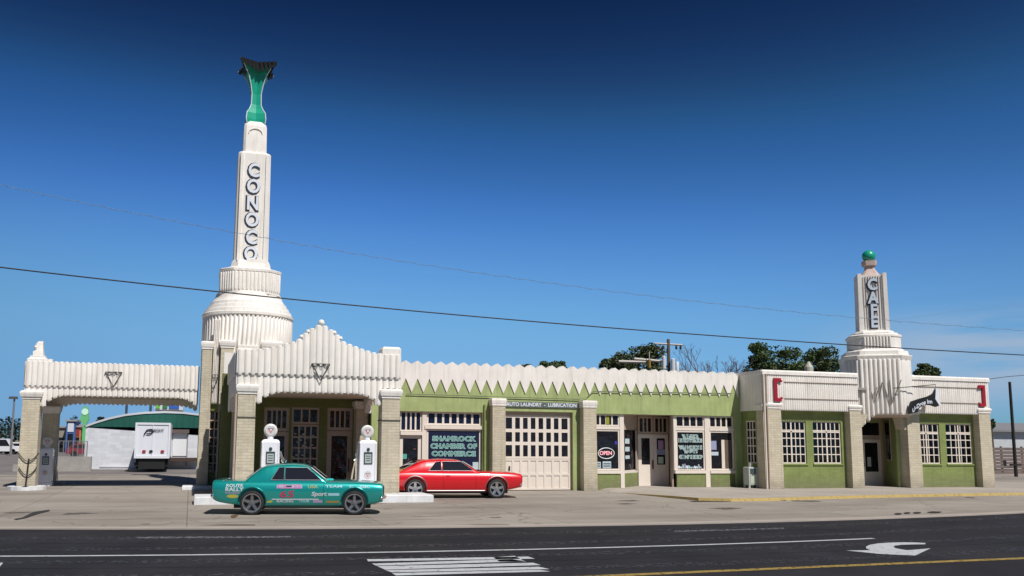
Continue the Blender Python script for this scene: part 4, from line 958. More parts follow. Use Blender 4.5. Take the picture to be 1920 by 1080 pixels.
for (p, q) in ZZ: zz.tube([onface(*p), onface(*q)], .018, 6)
zz.build('neon_zigzag', mat('aged tubing', (.28, .25, .22), .5), tbo)
# hanging arrow sign
asg = empty('arrow_sign', (33.5, YC - .5, 3.5), 'black curved arrow sign with pale lettering hanging beside the cafe tower', 'sign')
ya = YC - .6
pl = [(1703, 776), (1704, 764), (1708, 753), (1722, 748), (1740, 743), (1749, 738), (1754, 728), (1752, 742), (1751, 748), (1760, 760), (1754, 763), (1745, 760), (1733, 759), (1722, 765), (1719, 773)]
MB().prism([xz(a, b, ya) for a, b in pl], ya - .05, ya + .05).build('arrow_board', black, asg)
MB().prism([xz(a, b, ya) for a, b in [(1753, 727), (1758, 730), (1757, 744), (1763, 760), (1760, 761), (1752, 748)]], ya - .055, ya + .04).build('arrow_edge', signw, asg)
p_ = at(1722, 754, ya); lt = text('U-Drop Inn', .26, signw, asg, at(1729, 755, ya - .06).x, ya - .062, at(1729, 756, ya - .06).z, 'lettering', .004, .006)
me = lt.data; k = 1.15 / lt.dimensions.x
for v in me.vertices:
    x = v.co.x * k; v.co.x = x; v.co.z += -.42 * (x - .35) ** 2 + .04 + .10 * x
ha = at(1686, 727, ya); hb = at(1754, 721, ya)
fr_ = MB().tube([(ha.x, YC - .05, ha.z), (ha.x, ya, ha.z), (hb.x, ya, hb.z)], .022, 6); q = at(1684, 772, ya); fr_.tube([(ha.x, yf, ha.z), (q.x, YC - .1, q.z)], .02, 6)
q = at(1753, 730, ya); fr_.tube([(hb.x, ya, hb.z), (q.x, ya, q.z)], .012, 6); fr_.build('hanger_frame', line_m, asg)

# ------------------------------------------------------------------ pump islands and pumps
def island(x0, x1, y0, y1, h, label):
    m = MB(); r = (y1 - y0) / 2; pts = []
    for i in range(9): a = PI / 2 + PI * i / 8; pts.append((x0 + r + r * math.cos(a) * 1, (y0 + y1) / 2 + r * math.sin(a)))
    for i in range(9): a = -PI / 2 + PI * i / 8; pts.append((x1 - r + r * math.cos(a), (y0 + y1) / 2 + r * math.sin(a)))
    m.prism(pts, 0.002, h, axis='z'); return m.build('pump_island', islandm, None, label=label, cat='pump island', group='white concrete pump islands', origin=((x0 + x1) / 2, (y0 + y1) / 2, 0))
MB().bbox(AX(364, 27.75, 938), AX(813, 27.75, 938), 27.75, CF + .48, .002, .24, .02).build('pump_island', islandm, None, label='long white concrete island under the front canopy pylons behind the teal car', cat='pump island', group='white concrete pump islands')
island(-6.75, -5.35, LY - .75, LY + .85, .14, 'rounded white concrete base under the far left canopy pylon')
MB().bbox(-.25, 2.0, 36.0, 37.1, .002, .14, .03).build('pump_island', islandm, None, label='white concrete base under the tower pylons left of the teal car', cat='pump island', group='white concrete pump islands')
MB().bbox(-6.4, -5.2, LY + 3.3, LY + 4.4, .002, .14, .03).build('pump_island', mat('grey concrete base', (.25, .24, .24), .8), None, label='small grey concrete base under the rear left canopy pylon', cat='pump island', group='white concrete pump islands')

def make_pump(x, y, z, hs, label):
    p = empty('gas_pump', (x, y, z), label, 'gas pump', 'restored vintage gas pumps')
    w_, d_ = .27, .22
    bd = MB().frust([(z, x - w_ - .03, x + w_ + .03, y - d_ - .03, y + d_ + .03), (z + .12, x - w_ - .03, x + w_ + .03, y - d_ - .03, y + d_ + .03), (z + .14, x - w_, x + w_, y - d_, y + d_), (z + 1.52, x - w_ + .01, x + w_ - .01, y - d_, y + d_), (z + 1.58, x - w_ + .05, x + w_ - .05, y - d_ + .04, y + d_ - .04), (z + 1.60, x - w_ + .10, x + w_ - .10, y - d_ + .08, y + d_ - .08)]).build('cabinet', pumpw, p)
    fm = MB(); 
    for s_ in (-1, 1): fm.box(x + s_ * .235 - .02, x + s_ * .235 + .02, y - d_ - .02, y - d_ - .001, z + .16, z + 1.5)
    fm.build('trim_strips', pumpw, bd)
    fc = MB().wall(x - .13, x + .13, z + .88, z + 1.24, y - d_ - .022, y - d_ - .001, [(x - .10, x + .10, z + .91, z + 1.19)]).build('meter_bezel', mat('dark meter frame', (.04, .06, .07), .4), p)
    MB().box(x - .11, x + .11, y - d_ - .012, y - d_ - .002, z + .9, z + 1.2).build('meter_face', mat('meter face', (.42, .48, .46), .4), fc)
    nb_ = MB()
    for i in range(3): nb_.box(x - .07, x + .07, y - d_ - .016, y - d_ - .013, z + .97 + i * .07, z + .99 + i * .07)
    nb_.build('meter_numbers', signg, fc)
    MB().lathe([(.05, -.02), (.05, 0), (.02, .0)], x, y - d_ - .004, 12, axis='y', cz=z + 1.32).build('round_badge', MATS['dark meter frame'], p)
    def disc(r, dy, cz, m, nm, par, th=.012): return MB().lathe([(r, -th), (r, 0)], x, dy, 24, axis='y', cz=cz).build(nm, m, par)
    rd = mat('pink red emblem', (.62, .16, .17), .5); gy = mat('grey emblem', (.22, .26, .30), .5)
    def tri(cx_, yy_, cz_, s_, par):
        MB().prism([(cx_ - s_, cz_ + s_ * .75), (cx_ + s_, cz_ + s_ * .75), (cx_, cz_ - s_)], yy_ - .006, yy_).build('triangle_mark', rd, par)
        MB().prism([(cx_ - s_ * .45, cz_ + s_ * .45), (cx_ + s_ * .45, cz_ + s_ * .45), (cx_, cz_ - s_ * .4)], yy_ - .009, yy_ - .0065).build('triangle_mark_centre', pumpw, par)
        MB().box(cx_ - s_ * 1.05, cx_ + s_ * 1.05, yy_ - .009, yy_ - .0065, cz_ + s_ * .5, cz_ + s_ * .78).build('emblem_band', gy, par)
    # globe
    gl_ = MB().lathe([(.09, 1.60 + z), (.09, 1.66 + z), (.06, 1.68 + z)], x, y, 16).build('globe', pumpw, p)
    MB().lathe([(.02, -.085), (.13, -.08), (.185, -.06), (.2, -.03), (.2, .03), (.185, .06), (.13, .08), (.02, .085)], x, y, 28, axis='y', cz=z + 1.86).build('globe_body', mat('globe milk glass', (.72, .72, .70), .3), gl_, smooth=50)
    MB().lathe([(.150, -.012), (.150, 0)], x, y - .078, 24, axis='y', cz=z + 1.86).build('globe_face', mat('globe face', (.62, .60, .60), .4), gl_)
    tri(x, y - .092, z + 1.86, .085, gl_)
    d1 = MB().lathe([(.115, -.008), (.115, 0)], x, y - d_ - .002, 24, axis='y', cz=z + .56).build('round_emblem', mat('globe face', (.62, .60, .60), .4), p); tri(x, y - d_ - .012, z + .56, .065, d1)
    # hose and nozzle
    h = MB(); pts = [(x + hs * (w_ + .01), y - .05, z + 1.15)]
    for i in range(1, 15):
        u = i / 14; pts.append((x + hs * (w_ + .06 + .16 * math.sin(PI * u) ** .7), y - .08, z + 1.15 - 1.0 * math.sin(PI * u * .98) * .95 if u < .5 else z + .2 + (u - .5) * 1.6))
    h.tube(pts, .02, 6); h.build('hose', mat('cream hose', (.5, .45, .36), .6), p)
    MB().tube([(x + hs * (w_ + .03), y - .08, z + 1.25), (x + hs * (w_ + .07), y - .1, z + 1.1), (x + hs * (w_ + .14), y - .1, z + .98)], .03, 8).build('nozzle', alu, p)
    return p
def grow(p, k): p.scale = (k, k, k); return p
P1 = make_pump(AX(506, 29.0, 850), 29.0, .24, 1, 'white vintage gas pump behind the roof of the teal car')
P2 = make_pump(AX(688, 29.0, 850), 29.0, .24, -1, 'white vintage gas pump beside the right front canopy pylon')
for p_ in (P1, P2): p_.scale = (1.12, 1.0, 1.12)
P3 = make_pump(AX(88, 39.8, 850), 39.8, .0, 1, 'shaded gas pump behind the far left canopy pylon')

# ------------------------------------------------------------------ cars
def lerp(tab, x):
    if x <= tab[0][0]: return tab[0][1]
    for (a, u), (b, v) in zip(tab, tab[1:]):
        if x <= b:
            t_ = (x - a) / (b - a); return u + (v - u) * t_
    return tab[-1][1]
def make_car(name, label, loc, rot, P):
    """x forward, viewer side is -y; built at the origin then placed"""
    root = empty(name, (0, 0, 0), label, 'car')
    Lc = P['L']; paint = P['paint']; xs = P['xs']
    vs = []; fs = []; nsec = 17
    for x in xs:
        w_ = lerp(P['w'], x); zb_ = lerp(P['zb'], x); zt_ = lerp(P['zt'], x); cr_ = lerp(P['crown'], x); H = zt_ - zb_
        half = [(0, zb_), (.68 * w_, zb_), (.86 * w_, zb_ + .015), (.915 * w_, zb_ + .14 * H), (.965 * w_, zb_ + .40 * H), (1.0 * w_, zb_ + .67 * H), (P.get('sh', .965) * w_, zb_ + .87 * H), (.89 * w_, zt_ - .008), (.78 * w_, zt_ + cr_ * .3)]
        full = [(-a, b) for a, b in half] + [(0, zt_ + cr_)] + [(a, b) for a, b in reversed(half[1:])]
        nsec = len(full); vs += [(x, a, b) for a, b in full]
    for i in range(len(xs) - 1):
        for k in range(nsec): l = (k + 1) % nsec; fs.append((i * nsec + k, i * nsec + l, (i + 1) * nsec + l, (i + 1) * nsec + k))
    fs += [tuple(range(nsec)), tuple((len(xs) - 1) * nsec + k for k in range(nsec - 1, -1, -1))]
    body = MB().add(vs, fs).build('body', paint, root, smooth=True)
    ss = body.modifiers.new('s', 'SUBSURF'); ss.levels = 2; ss.render_levels = 2
    wells = []
    for wx in P['wheels']:
        for sy in (-1, 1):
            c = MB().lathe([(P['well'], -.2), (P['well'], .2)], wx, sy * (P['W'] / 2 - .02), 40, axis='y', cz=P['wr'] + .035).build('well', paint)
            bo = body.modifiers.new('b', 'BOOLEAN'); bo.operation = 'DIFFERENCE'; bo.object = c; bo.solver = 'EXACT'; wells.append(c)
    bpy.context.view_layer.update()
    dg = bpy.context.evaluated_depsgraph_get(); me = bpy.data.meshes.new_from_object(body.evaluated_get(dg)); body.modifiers.clear(); body.data = me
    for c in wells: bpy.data.objects.remove(c)
    for p in me.polygons: p.use_smooth = True
    me.set_sharp_from_angle(angle=R(38)); me.materials.clear(); me.materials.append(paint)
    for p in me.polygons: p.material_index = 0
    bm = bmesh.new(); bm.from_mesh(me); bvh = BVHTree.FromBMesh(bm)
    def side(x, z, s_=-1):
        h = bvh.ray_cast(Vector((x, s_ * 3, z)), Vector((0, -s_, 0))); return h[0].y if h[0] else s_ * P['W'] / 2
    def topz(x, y=0):
        h = bvh.ray_cast(Vector((x, y, 3)), Vector((0, 0, -1))); return h[0].z if h[0] else .8
    # inner well liners / underbody
    MB().box(P['wheels'][0] - .5, P['wheels'][1] + .45, -P['W'] / 2 + .28, P['W'] / 2 - .28, .17, .5).build('underbody', black, root)
    # greenhouse
    G = P['roof']          # silhouette [(x,z)] from rear base to windshield base
    wb, wr_ = P['gw']; zlo = G[0][1]; zhi = max(z for _, z in G)
    Ysd = lambda z: wb + (wr_ - wb) * max(0, (z - zlo)) / (zhi - zlo)
    vs = []; fs = []
    gx = sorted(set([g_[0] for g_ in G] + [G[0][0] + (G[-1][0] - G[0][0]) * i / 40 for i in range(41)]))
    for x in gx:
        z = lerp(G, x); q = [(Ysd(zlo) + .0, zlo - .12), (Ysd(zlo), zlo - .0 if z > zlo + .02 else zlo - .06), (Ysd(z - .07), max(z - .07, zlo - .04)), (Ysd(z) - .02, z - .028), (Ysd(z) - .07, z - .006), (Ysd(z) * .5, z + .018), (0, z + .026)]
        full = [(-a, b) for a, b in q] + [(a, b) for a, b in reversed(q[:-1])]; ns = len(full); vs += [(x, a, b) for a, b in full]
    for i in range(len(gx) - 1):
        for k in range(ns - 1): fs.append((i * ns + k, i * ns + k + 1, (i + 1) * ns + k + 1, (i + 1) * ns + k))
    fs += [tuple(range(ns)), tuple((len(gx) - 1) * ns + k for k in range(ns - 1, -1, -1))]
    cabin = MB().add(vs, fs).build('cabin', paint, root, smooth=45)
    trim = P['trim']
    def sidepoly(pl, m, nm, off, par, th=.008):
        for s_ in (-1, 1):
            q = [(x, s_ * (Ysd(z) + off), z) for x, z in pl] + [(x, s_ * (Ysd(z) + off - th), z) for x, z in pl]; n_ = len(pl)
            MB().add(q, [tuple(range(n_)), tuple(range(2 * n_ - 1, n_ - 1, -1))] + [(i, i + n_, (i + 1) % n_ + n_, (i + 1) % n_) for i in range(n_)]).build(nm, m, par)
    for nm, pl in P['sideglass']:
        sidepoly(pl, P['glass'], nm, .006, cabin)
        for s_ in (-1, 1): MB().tube([(x, s_ * (Ysd(z) + .012), z) for x, z in pl + [pl[0]]], .008, 6).build('window_trim', trim, cabin)
    for nm, (xa_, za_), (xb_, zb2), k1, k2 in P['glasses']:    # windshield and backlight
        d = Vector((xb_ - xa_, 0, zb2 - za_)); nn = Vector((-d.z, 0, d.x)).normalized(); nn = nn if nn.z > 0 else -nn
        ys = [-1, -.6, 0, .6, 1]; vv = []
        for (x, z, w2) in ((xa_, za_, Ysd(za_) * k1), (xb_, zb2, Ysd(zb2) * k2)):
            for y_ in ys: vv.append((x + nn.x * (.022 + .02 * (1 - y_ * y_)), y_ * w2, z + nn.z * (.022 + .02 * (1 - y_ * y_))))
        MB().add(vv, [(i, i + 1, 6 + i, 5 + i) for i in range(4)]).build(nm, P['glass'], cabin, smooth=True)
        for y_ in (-1, 1): MB().tube([(xa_ + nn.x * .02, y_ * Ysd(za_) * k1, za_ + nn.z * .02), (xb_ + nn.x * .02, y_ * Ysd(zb2) * k2, zb2 + nn.z * .02)], .013, 6).build('glass_trim', trim, cabin)
    # wheels
    def wheel(wx, sy):
        yo = sy * (P['W'] / 2 - .055); r = P['wr']; rr = P['rim']; z = r
        dish = MB(); q = lambda r_, d: (r_, d * sy)
        dish.lathe([q(rr, 0), q(rr, .008), q(rr - .025, .006), q(rr - .035, -.05), q(rr - .05, -.09), q(.02, -.09)], wx, yo, 32, axis='y', cz=z)
        dish.f = dish.f[1:]
        rim = dish.build('wheel', alu, root, smooth=35)
        dk = MB().lathe([(rr - .045, -.082 * sy), (rr - .05, -.078 * sy)], wx, yo, 32, axis='y', cz=z).build('brake_disc', black, rim)
        sp_ = MB()
        for k in range(5):
            an = 2 * PI * k / 5 + .3; ca, sa = math.cos(an), math.sin(an)
            f = lambda a, b, d: (wx + ca * a - sa * b, yo + d * sy, z + sa * a + ca * b)
            w1_, w2_ = .045, P.get('spw', .032)
            v = [f(.04, -w1_, -.03), f(.04, w1_, -.03), f(rr - .03, w2_, -.012), f(rr - .03, -w2_, -.012), f(.04, -w1_, -.06), f(.04, w1_, -.06), f(rr - .03, w2_, -.05), f(rr - .03, -w2_, -.05)]
            sp_.add(v, [(0, 1, 2, 3), (7, 6, 5, 4), (0, 4, 5, 1), (1, 5, 6, 2), (2, 6, 7, 3), (3, 7, 4, 0)])
        sp_.lathe([(.06, -.04 * sy), (.055, -.008 * sy), (.03, -.002 * sy)], wx, yo, 20, axis='y', cz=z)
        sp_.build('spokes', P.get('spm', alu), rim)
        ty = MB().lathe([q(rr, -.2), q(r - .03, -.215), q(r - .008, -.19), q(r, -.15), q(r, -.045), q(r - .008, -.005), q(r - .03, .012), q(rr + .03, .016), q(rr - .002, .006)], wx, yo, 40, axis='y', cz=z)
        n_ = 40; ty.f = ty.f[2:]
        ty.build('tyre', rubber, rim, smooth=40)
    for wx in P['wheels']:
        for sy in (-1, 1): wheel(wx, sy)
    if P.get('archtrim'):
        for wx in P['wheels']:
            for s_ in (-1, 1):
                pts = []
                for i in range(17):
                    a = PI * (.02 + .96 * i / 16); x = wx + (P['well'] + .018) * math.cos(a); z = P['wr'] + .035 + (P['well'] + .018) * math.sin(a); pts.append((x, side(x, z, s_) + s_ * .004, z))
                MB().tube(pts, P['archtrim'], 6).build('arch_trim', P.get('archm', trim), body)
    # sill strip
    for s_ in (-1, 1):
        x0_, x1_ = P['wheels'][0] + P['well'] + .03, P['wheels'][1] - P['well'] - .03
        pts = [(x0_ + (x1_ - x0_) * i / 8, side(x0_ + (x1_ - x0_) * i / 8, P['sillz'], s_) + s_ * .004, P['sillz']) for i in range(9)]
        MB().tube(pts, P.get('sillr', .02), 6).build('sill_trim', P['sillm'], body)
    # door seams
    for s_ in (-1, 1):
        for xx in P['seams']:
            pts = [(xx - .02 * abs(z - .5), side(xx, z, s_) + s_ * .001, z) for z in [P['sillz'] + .04 + (lerp(P['zt'], xx) - .03 - P['sillz'] - .04) * i / 10 for i in range(11)]]
            MB().tube(pts, .0045, 4).build('door_seam', black, body)
        hx, hz = P['handle']; y_ = side(hx, hz, s_)
        MB().box(hx - .07, hx + .07, min(y_, y_ + s_ * .03), max(y_, y_ + s_ * .03), hz - .012, hz + .012).build('door_handle', chrome, body)
    # bumpers, lamps
    for (bx, bz, bw, cv, nm) in P['bumpers']:
        pts = [(bx + cv * (abs(u) ** 2.5), u * bw, bz) for u in [-1 + i / 8 for i in range(17)]]
        b_ = MB().tube(pts, .045, 8); b_.build(nm, chrome, root, smooth=True)
    for s_ in (-1, 1):
        hx, hy, hz, hr = P['head']
        h_ = MB(); vv = []
        h_.lathe([(hr, 0), (hr, .05)], 0, 0, 20, axis='y', cz=0); h_.v = [(hx + b, s_ * hy + a, hz + c) for a, b, c in h_.v]; ho = h_.build('headlight', chrome, root)
        h2 = MB().lathe([(hr - .015, .05), (hr - .03, .065), (.01, .075)], 0, 0, 20, axis='y', cz=0); h2.v = [(hx + b, s_ * hy + a, hz + c) for a, b, c in h2.v]; h2.build('lens', mat('headlight lens', (.7, .72, .72), .1), ho)
        tx_, ty_, tz_, tw_, th_ = P['tail']; MB().box(tx_ - .02, tx_ + .05, s_ * ty_ - tw_, s_ * ty_ + tw_, tz_ - th_, tz_ + th_).build('tail_light', mat('red lens', (.35, .01, .01), .2), root)
    gx_, gw_, gz0, gz1 = P['grille']; MB().box(gx_ - .05, gx_, -gw_, gw_, gz0, gz1).build('grille', black, root)
    # mirror on both doors
    mx_, mz_ = P['mirror']
    for s_ in (-1, 1):
        y_ = side(mx_, mz_ - .06, s_)
        MB().tube([(mx_, y_, mz_ - .06), (mx_, y_ + s_ * .05, mz_)], .012, 6).lathe([(.045, 0), (.05, .05)], mx_, y_ + s_ * .06, 10, axis='y', cz=mz_).build('side_mirror', chrome, root)
    P['extra'](root, body, side, topz, cabin, Ysd) if P.get('extra') else None
    bm.free()
    root.location = loc; root.rotation_euler = (0, 0, rot)
    return root
teal = mat('teal metallic paint', (.008, .36, .33), .30, metal=.45, coat=1.0)
gunm = mat('gunmetal spokes', (.28, .28, .29), .35, metal=.8)
redp = mat('red car paint', (.72, .002, .012), .3, metal=.1, coat=1.0)
satin = mat('bright car trim', (.30, .30, .31), .5, metal=.8)
cglass = mat('car glass', (.018, .018, .022), .03, spec=.6)
def mustang_extra(root, body, side, topz, cabin, Ysd):
    def patch(x0, x1, z0, z1, m, nm='decal', oval=False):
        n_ = 8; mb = MB(); vv = []
        if oval:
            pts = [((x0 + x1) / 2 + (x1 - x0) / 2 * math.cos(2 * PI * i / 16), (z0 + z1) / 2 + (z1 - z0) / 2 * math.sin(2 * PI * i / 16)) for i in range(16)]
            mb.add([(x, side(x, z) - .005, z) for x, z in pts], [tuple(range(16))])
        else:
            for i in range(n_ + 1):
                x = x0 + (x1 - x0) * i / n_
                for z in (z0, (z0 + z1) / 2, z1): vv.append((x, side(x, z) - .005, z))
            mb.add(vv, [(3 * i + j, 3 * i + 3 + j, 3 * i + 4 + j, 3 * i + 1 + j) for i in range(n_) for j in (0, 1)])
        return mb.build(nm, m, body)
    def deco(s_, size, x, z, m, bold=.004, sx=1, shear=0, nm='decal_lettering'):
        o = text(s_, size, m, body, 0, 0, 0, nm, 0, bold, sx=sx)
        for v in o.data.vertices:
            vx = x + v.co.x + shear * v.co.z; vz = z + v.co.z; v.co = Vector((vx, side(vx, vz) - .007, vz))
        return o
    wh = mat('white decal', (.50, .58, .60), .5); pk = mat('crimson decal', (.50, .03, .10), .5); ye = mat('yellow decal', (.5, .48, .08), .5); lb = mat('pale blue decal', (.33, .60, .68), .5); orr = mat('orange decal', (.4, .25, .04), .5)
    lil = mat('lilac decal', (.40, .32, .50), .5)
    deco('ROUTE', .11, .60, .78, wh, .003, 1.25); deco('RALLY', .14, .60, .68, wh, .006, 1.2); patch(.36, .8, .575, .60, lil); patch(.40, .72, .45, .55, ye, oval=True)
    deco('65', .25, 2.0, .55, pk, .003, 1.6, .15)
    deco('CRUISE', .15, 2.05, .76, mat('pink decal', (.45, .18, .35), .5), .006, 1.3); patch(1.72, 2.4, .715, .80, lil)
    deco('Sport', .15, 2.86, .565, wh, .006, 1.2, .2); patch(3.10, 3.40, .52, .59, lb)
    patch(1.42, 2.85, .405, .44, wh); patch(1.42, 1.62, .33, .40, ye, oval=True); deco('RACING', .10, 1.95, .37, wh, .004, 1.2); deco('TOUR', .09, 2.45, .37, lb, .004, 1.2); patch(2.7, 2.95, .33, .40, lil); patch(3.05, 3.4, .33, .38, orr)
    patch(1.28, 1.40, .36, .42, mat('salmon decal', (.5, .25, .2), .5))
    deco('TEAM', .09, 3.25, .77, lb, .002, 2.0); deco('CLASSIC', .10, 3.95, .76, lb, .004, 1.5); deco('USA', .12, 2.68, .76, mat('olive decal', (.3, .35, .15), .5), .003, 1.2)
    # hood scoop, trunk spoiler, roof rear pillar stripe
    z = topz(3.0); MB().frust([(z - .02, 2.92, 3.25, -.2, .2), (z + .035, 2.96, 3.2, -.17, .17)]).build('hood_scoop', teal, body)
    z = .86; MB().box(.06, .28, -.74, .74, z + .02, z + .065).build('trunk_spoiler', teal, body)
    # character crease
    for s_ in (-1, 1): MB().tube([(x, side(x, .70, s_) + s_ * -.002, .70) for x in [1.5 + i * .3 for i in range(9)]], .008, 4).build('side_crease', teal, body)
MU = dict(L=4.61, W=1.74, paint=teal, glass=cglass, trim=satin, wheels=(1.07, 3.81), wr=.325, rim=.25, well=.375,
    xs=[0, .02, .12, .5, 1.0, 1.6, 2.3, 3.0, 3.5, 3.9, 4.3, 4.52, 4.58, 4.6],
    w=[(0, .80), (.12, .83), (.5, .86), (1.0, .87), (3.5, .87), (4.2, .86), (4.5, .84), (4.6, .81)],
    zb=[(0, .42), (.12, .33), (.6, .25), (1.0, .22), (3.6, .22), (4.2, .25), (4.6, .34)],
    zt=[(0, .88), (.02, .90), (.5, .905), (1.2, .90), (2.9, .89), (3.5, .885), (4.2, .87), (4.5, .85), (4.6, .82)],
    crown=[(0, .02), (.5, .03), (2.8, .03), (3.2, .05), (4.2, .05), (4.6, .02)], sh=.955,
    roof=[(.82, .88), (1.28, 1.24), (1.40, 1.30), (1.6, 1.335), (2.1, 1.355), (2.42, 1.335), (2.56, 1.29), (3.06, .90)], gw=(.775, .635),
    sideglass=[('quarter_window', [(1.56, .935), (1.90, .935), (1.90, 1.27), (1.76, 1.27)]), ('side_window', [(1.93, .935), (2.92, .935), (2.52, 1.265), (1.93, 1.265)])],
    glasses=[('rear_window', (.90, .955), (1.25, 1.22), .82, .9), ('windshield', (3.00, .945), (2.61, 1.25), .9, .94)],
    archtrim=.006, archm=teal, sillz=.24, sillm=mat('dark teal', (.005, .06, .055), .5), sillr=.03, seams=(1.92, 2.98), handle=(2.05, .78),
    bumpers=[(-.06, .50, .82, .10, 'rear_bumper'), (4.67, .46, .80, -.14, 'front_bumper')], head=(4.50, .68, .66, .10), tail=(-.01, .55, .66, .09, .09), grille=(4.63, .50, .52, .76), mirror=(2.78, .96), spm=gunm, extra=mustang_extra)
pr = gnd(474, 966); pf = gnd(661, 966)
ang = math.atan2(pf.y - pr.y, pf.x - pr.x)
d_ = Vector((math.cos(ang), math.sin(ang), 0)); nrm_ = Vector((-d_.y, d_.x, 0))
mid = (pr + pf) / 2
org = mid - d_ * (1.07 + 3.81) / 2 + nrm_ * (.87 - .05)
make_car('vintage_coupe', 'teal vintage coupe covered in racing decals parked nearest the road', org, ang, MU)
def chev_extra(root, body, side, topz, cabin, Ysd):
    z = topz(3.55); MB().box(3.05, 3.6, -.35, .35, z - .02, z + .022).build('hood_cowl', black, body)
    for s_ in (-1, 1): MB().box(4.60, 4.66, min(s_ * .86, s_ * .9), max(s_ * .86, s_ * .9), .62, .68).build('side_marker', mat('amber lens', (.6, .2, .05), .3), body)
    st_ = mat('white seat', (.5, .48, .46), .8)
CH = dict(L=5.0, W=1.90, paint=redp, glass=cglass, trim=satin, wheels=(1.12, 4.04), wr=.335, rim=.25, well=.395,
    xs=[0, .02, .12, .5, 1.0, 1.6, 2.3, 3.0, 3.6, 4.1, 4.6, 4.88, 4.97, 5.0],
    w=[(0, .86), (.12, .91), (.5, .94), (1.0, .95), (3.6, .95), (4.4, .945), (4.8, .93), (5.0, .90)],
    zb=[(0, .42), (.12, .34), (.6, .26), (1.0, .22), (3.9, .22), (4.4, .25), (5.0, .38)],
    zt=[(0, .86), (.02, .88), (.4, .93), (1.2, .95), (2.0, .92), (3.1, .92), (3.9, .92), (4.6, .90), (4.9, .87), (5.0, .83)],
    crown=[(0, .02), (.5, .03), (3.0, .03), (3.4, .05), (4.4, .05), (5.0, .02)], sh=.945,
    roof=[(.55, .90), (1.30, 1.27), (1.5, 1.325), (2.1, 1.35), (2.6, 1.335), (2.75, 1.31), (3.42, .93)], gw=(.84, .67),
    sideglass=[('quarter_window', [(1.60, .965), (2.06, .965), (2.06, 1.285), (1.86, 1.27)]), ('side_window', [(2.10, .965), (3.22, .965), (2.77, 1.285), (2.10, 1.285)])],
    glasses=[('rear_window', (.75, 1.0), (1.24, 1.245), .80, .9), ('windshield', (3.32, .985), (2.82, 1.275), .9, .94)],
    archtrim=.013, sillz=.27, sillm=satin, sillr=.022, seams=(2.12, 3.28), handle=(2.28, .80),
    bumpers=[(-.05, .52, .88, .12, 'rear_bumper'), (5.08, .47, .86, -.16, 'front_bumper')], head=(4.93, .66, .66, .085), tail=(-.01, .62, .70, .15, .07), grille=(5.03, .72, .56, .78), mirror=(3.0, 1.0), spw=.045, extra=chev_extra)
pf = gnd(935, 938); ang2 = math.atan2(gnd(935, 938).y - gnd(775, 937).y, gnd(935, 938).x - gnd(775, 937).x)
pr = gnd(775, 937); mid = (pr + pf) / 2; d_ = Vector((math.cos(ang2), math.sin(ang2), 0)); nrm_ = Vector((-d_.y, d_.x, 0))
_k = 1.015
_a = Vector((AX(775, 29.5, 932), 29.5, 0)); _b = Vector((AX(935, 29.2, 932), 29.2, 0)); mid = (_a + _b) / 2; ang2 = math.atan2(_b.y - _a.y, _b.x - _a.x)
d_ = Vector((math.cos(ang2), math.sin(ang2), 0)); nrm_ = Vector((-d_.y, d_.x, 0))
org = mid - d_ * (1.12 + 4.04) / 2 * _k + nrm_ * (.95 - .05) * _k
_car = make_car('muscle_car', 'bright red vintage hardtop parked in front of the garage', org, ang2, CH)
_car.scale = (_k, _k, _k)

# ------------------------------------------------------------------ background left: metal-gabled warehouse, trailer, docks
wm = mat('white painted block', (.70, .72, .77), .7, var=.04, vscale=.6, bump=.2, dirt=.1, brick=(.4, .2, .006, .93))
gsh = mat('green corrugated metal', (.015, .10, .075), .4, var=.1)
BY = 62.0
wh_ = empty('warehouse', (-4, BY, 0), 'white block warehouse with curved roof and dark green metal gable behind the left canopy', 'warehouse')
B_ = lambda px, py: xz(px, py, BY)
x0 = B_(161, 800)[0]; x1 = B_(520, 800)[0]; ze = B_(161, 800)[1]
arc = [B_(161, 801), B_(180, 794), B_(205, 786.5), B_(235, 780), B_(270, 776), B_(310, 774.5), B_(345, 776), B_(370, 779)]
arcx = arc + [(arc[-1][0] + 3, arc[-1][1] - .3), (arc[-1][0] + 6, arc[-1][1] - .9), (arc[-1][0] + 9, arc[-1][1] - 1.9)]
zbse = B_(200, 873)[1]
MB().box(x0, arcx[-1][0], BY, BY + 20, zbse - .5, ze).build('block_wall', wm, wh_)
MB().prism(arcx + [(arcx[-1][0], ze), (x0, ze)], BY - .02, BY + 20).build('gable', gsh, wh_)
rb = MB()
x = x0 + .5
while x < arcx[-1][0] - .5:
    zt_ = lerp(arcx, x) - .12
    if zt_ > ze + .1: rb.box(x, x + .05, BY - .06, BY - .021, ze + .02, zt_)
    x += .38
rb.build('corrugation', gsh, wh_)
rf = [(x, z + .14) for x, z in arcx]; MB().prism(rf + [(x, z + .0) for x, z in reversed(arcx)], BY - .08, BY + 20.3).build('roof', mat('pale roof metal', (.55, .58, .62), .5), wh_)
MB().box(x0 + 1, x0 + 7, BY - .05, BY - .001, ze - 2.7, ze - 2.62).build('wall_ledge', wm, wh_)
da, db = B_(325, 812), B_(350, 855)
MB().box(da[0], db[0], BY - .06, BY - .002, db[1], da[1]).build('dock_door', mat('white roller door', (.72, .73, .75), .5), wh_)
MB().box(da[0] - .1, db[0] + .1, BY - .35, BY - .07, da[1], da[1] + .25).build('dock_canopy', mat('brown metal', (.12, .09, .08), .6), wh_)
MB().box(B_(318, 858)[0], B_(372, 858)[0], BY - .9, BY - .01, B_(340, 864)[1], B_(340, 858)[1]).build('dock_bumper', mat('dark brown timber', (.06, .035, .025), .8), wh_)
MB().box(B_(351, 820)[0], B_(353, 820)[0], BY - .12, BY - .01, zbse, da[1]).build('downpipe', mat('grey pipe', (.3, .3, .3), .6), wh_)
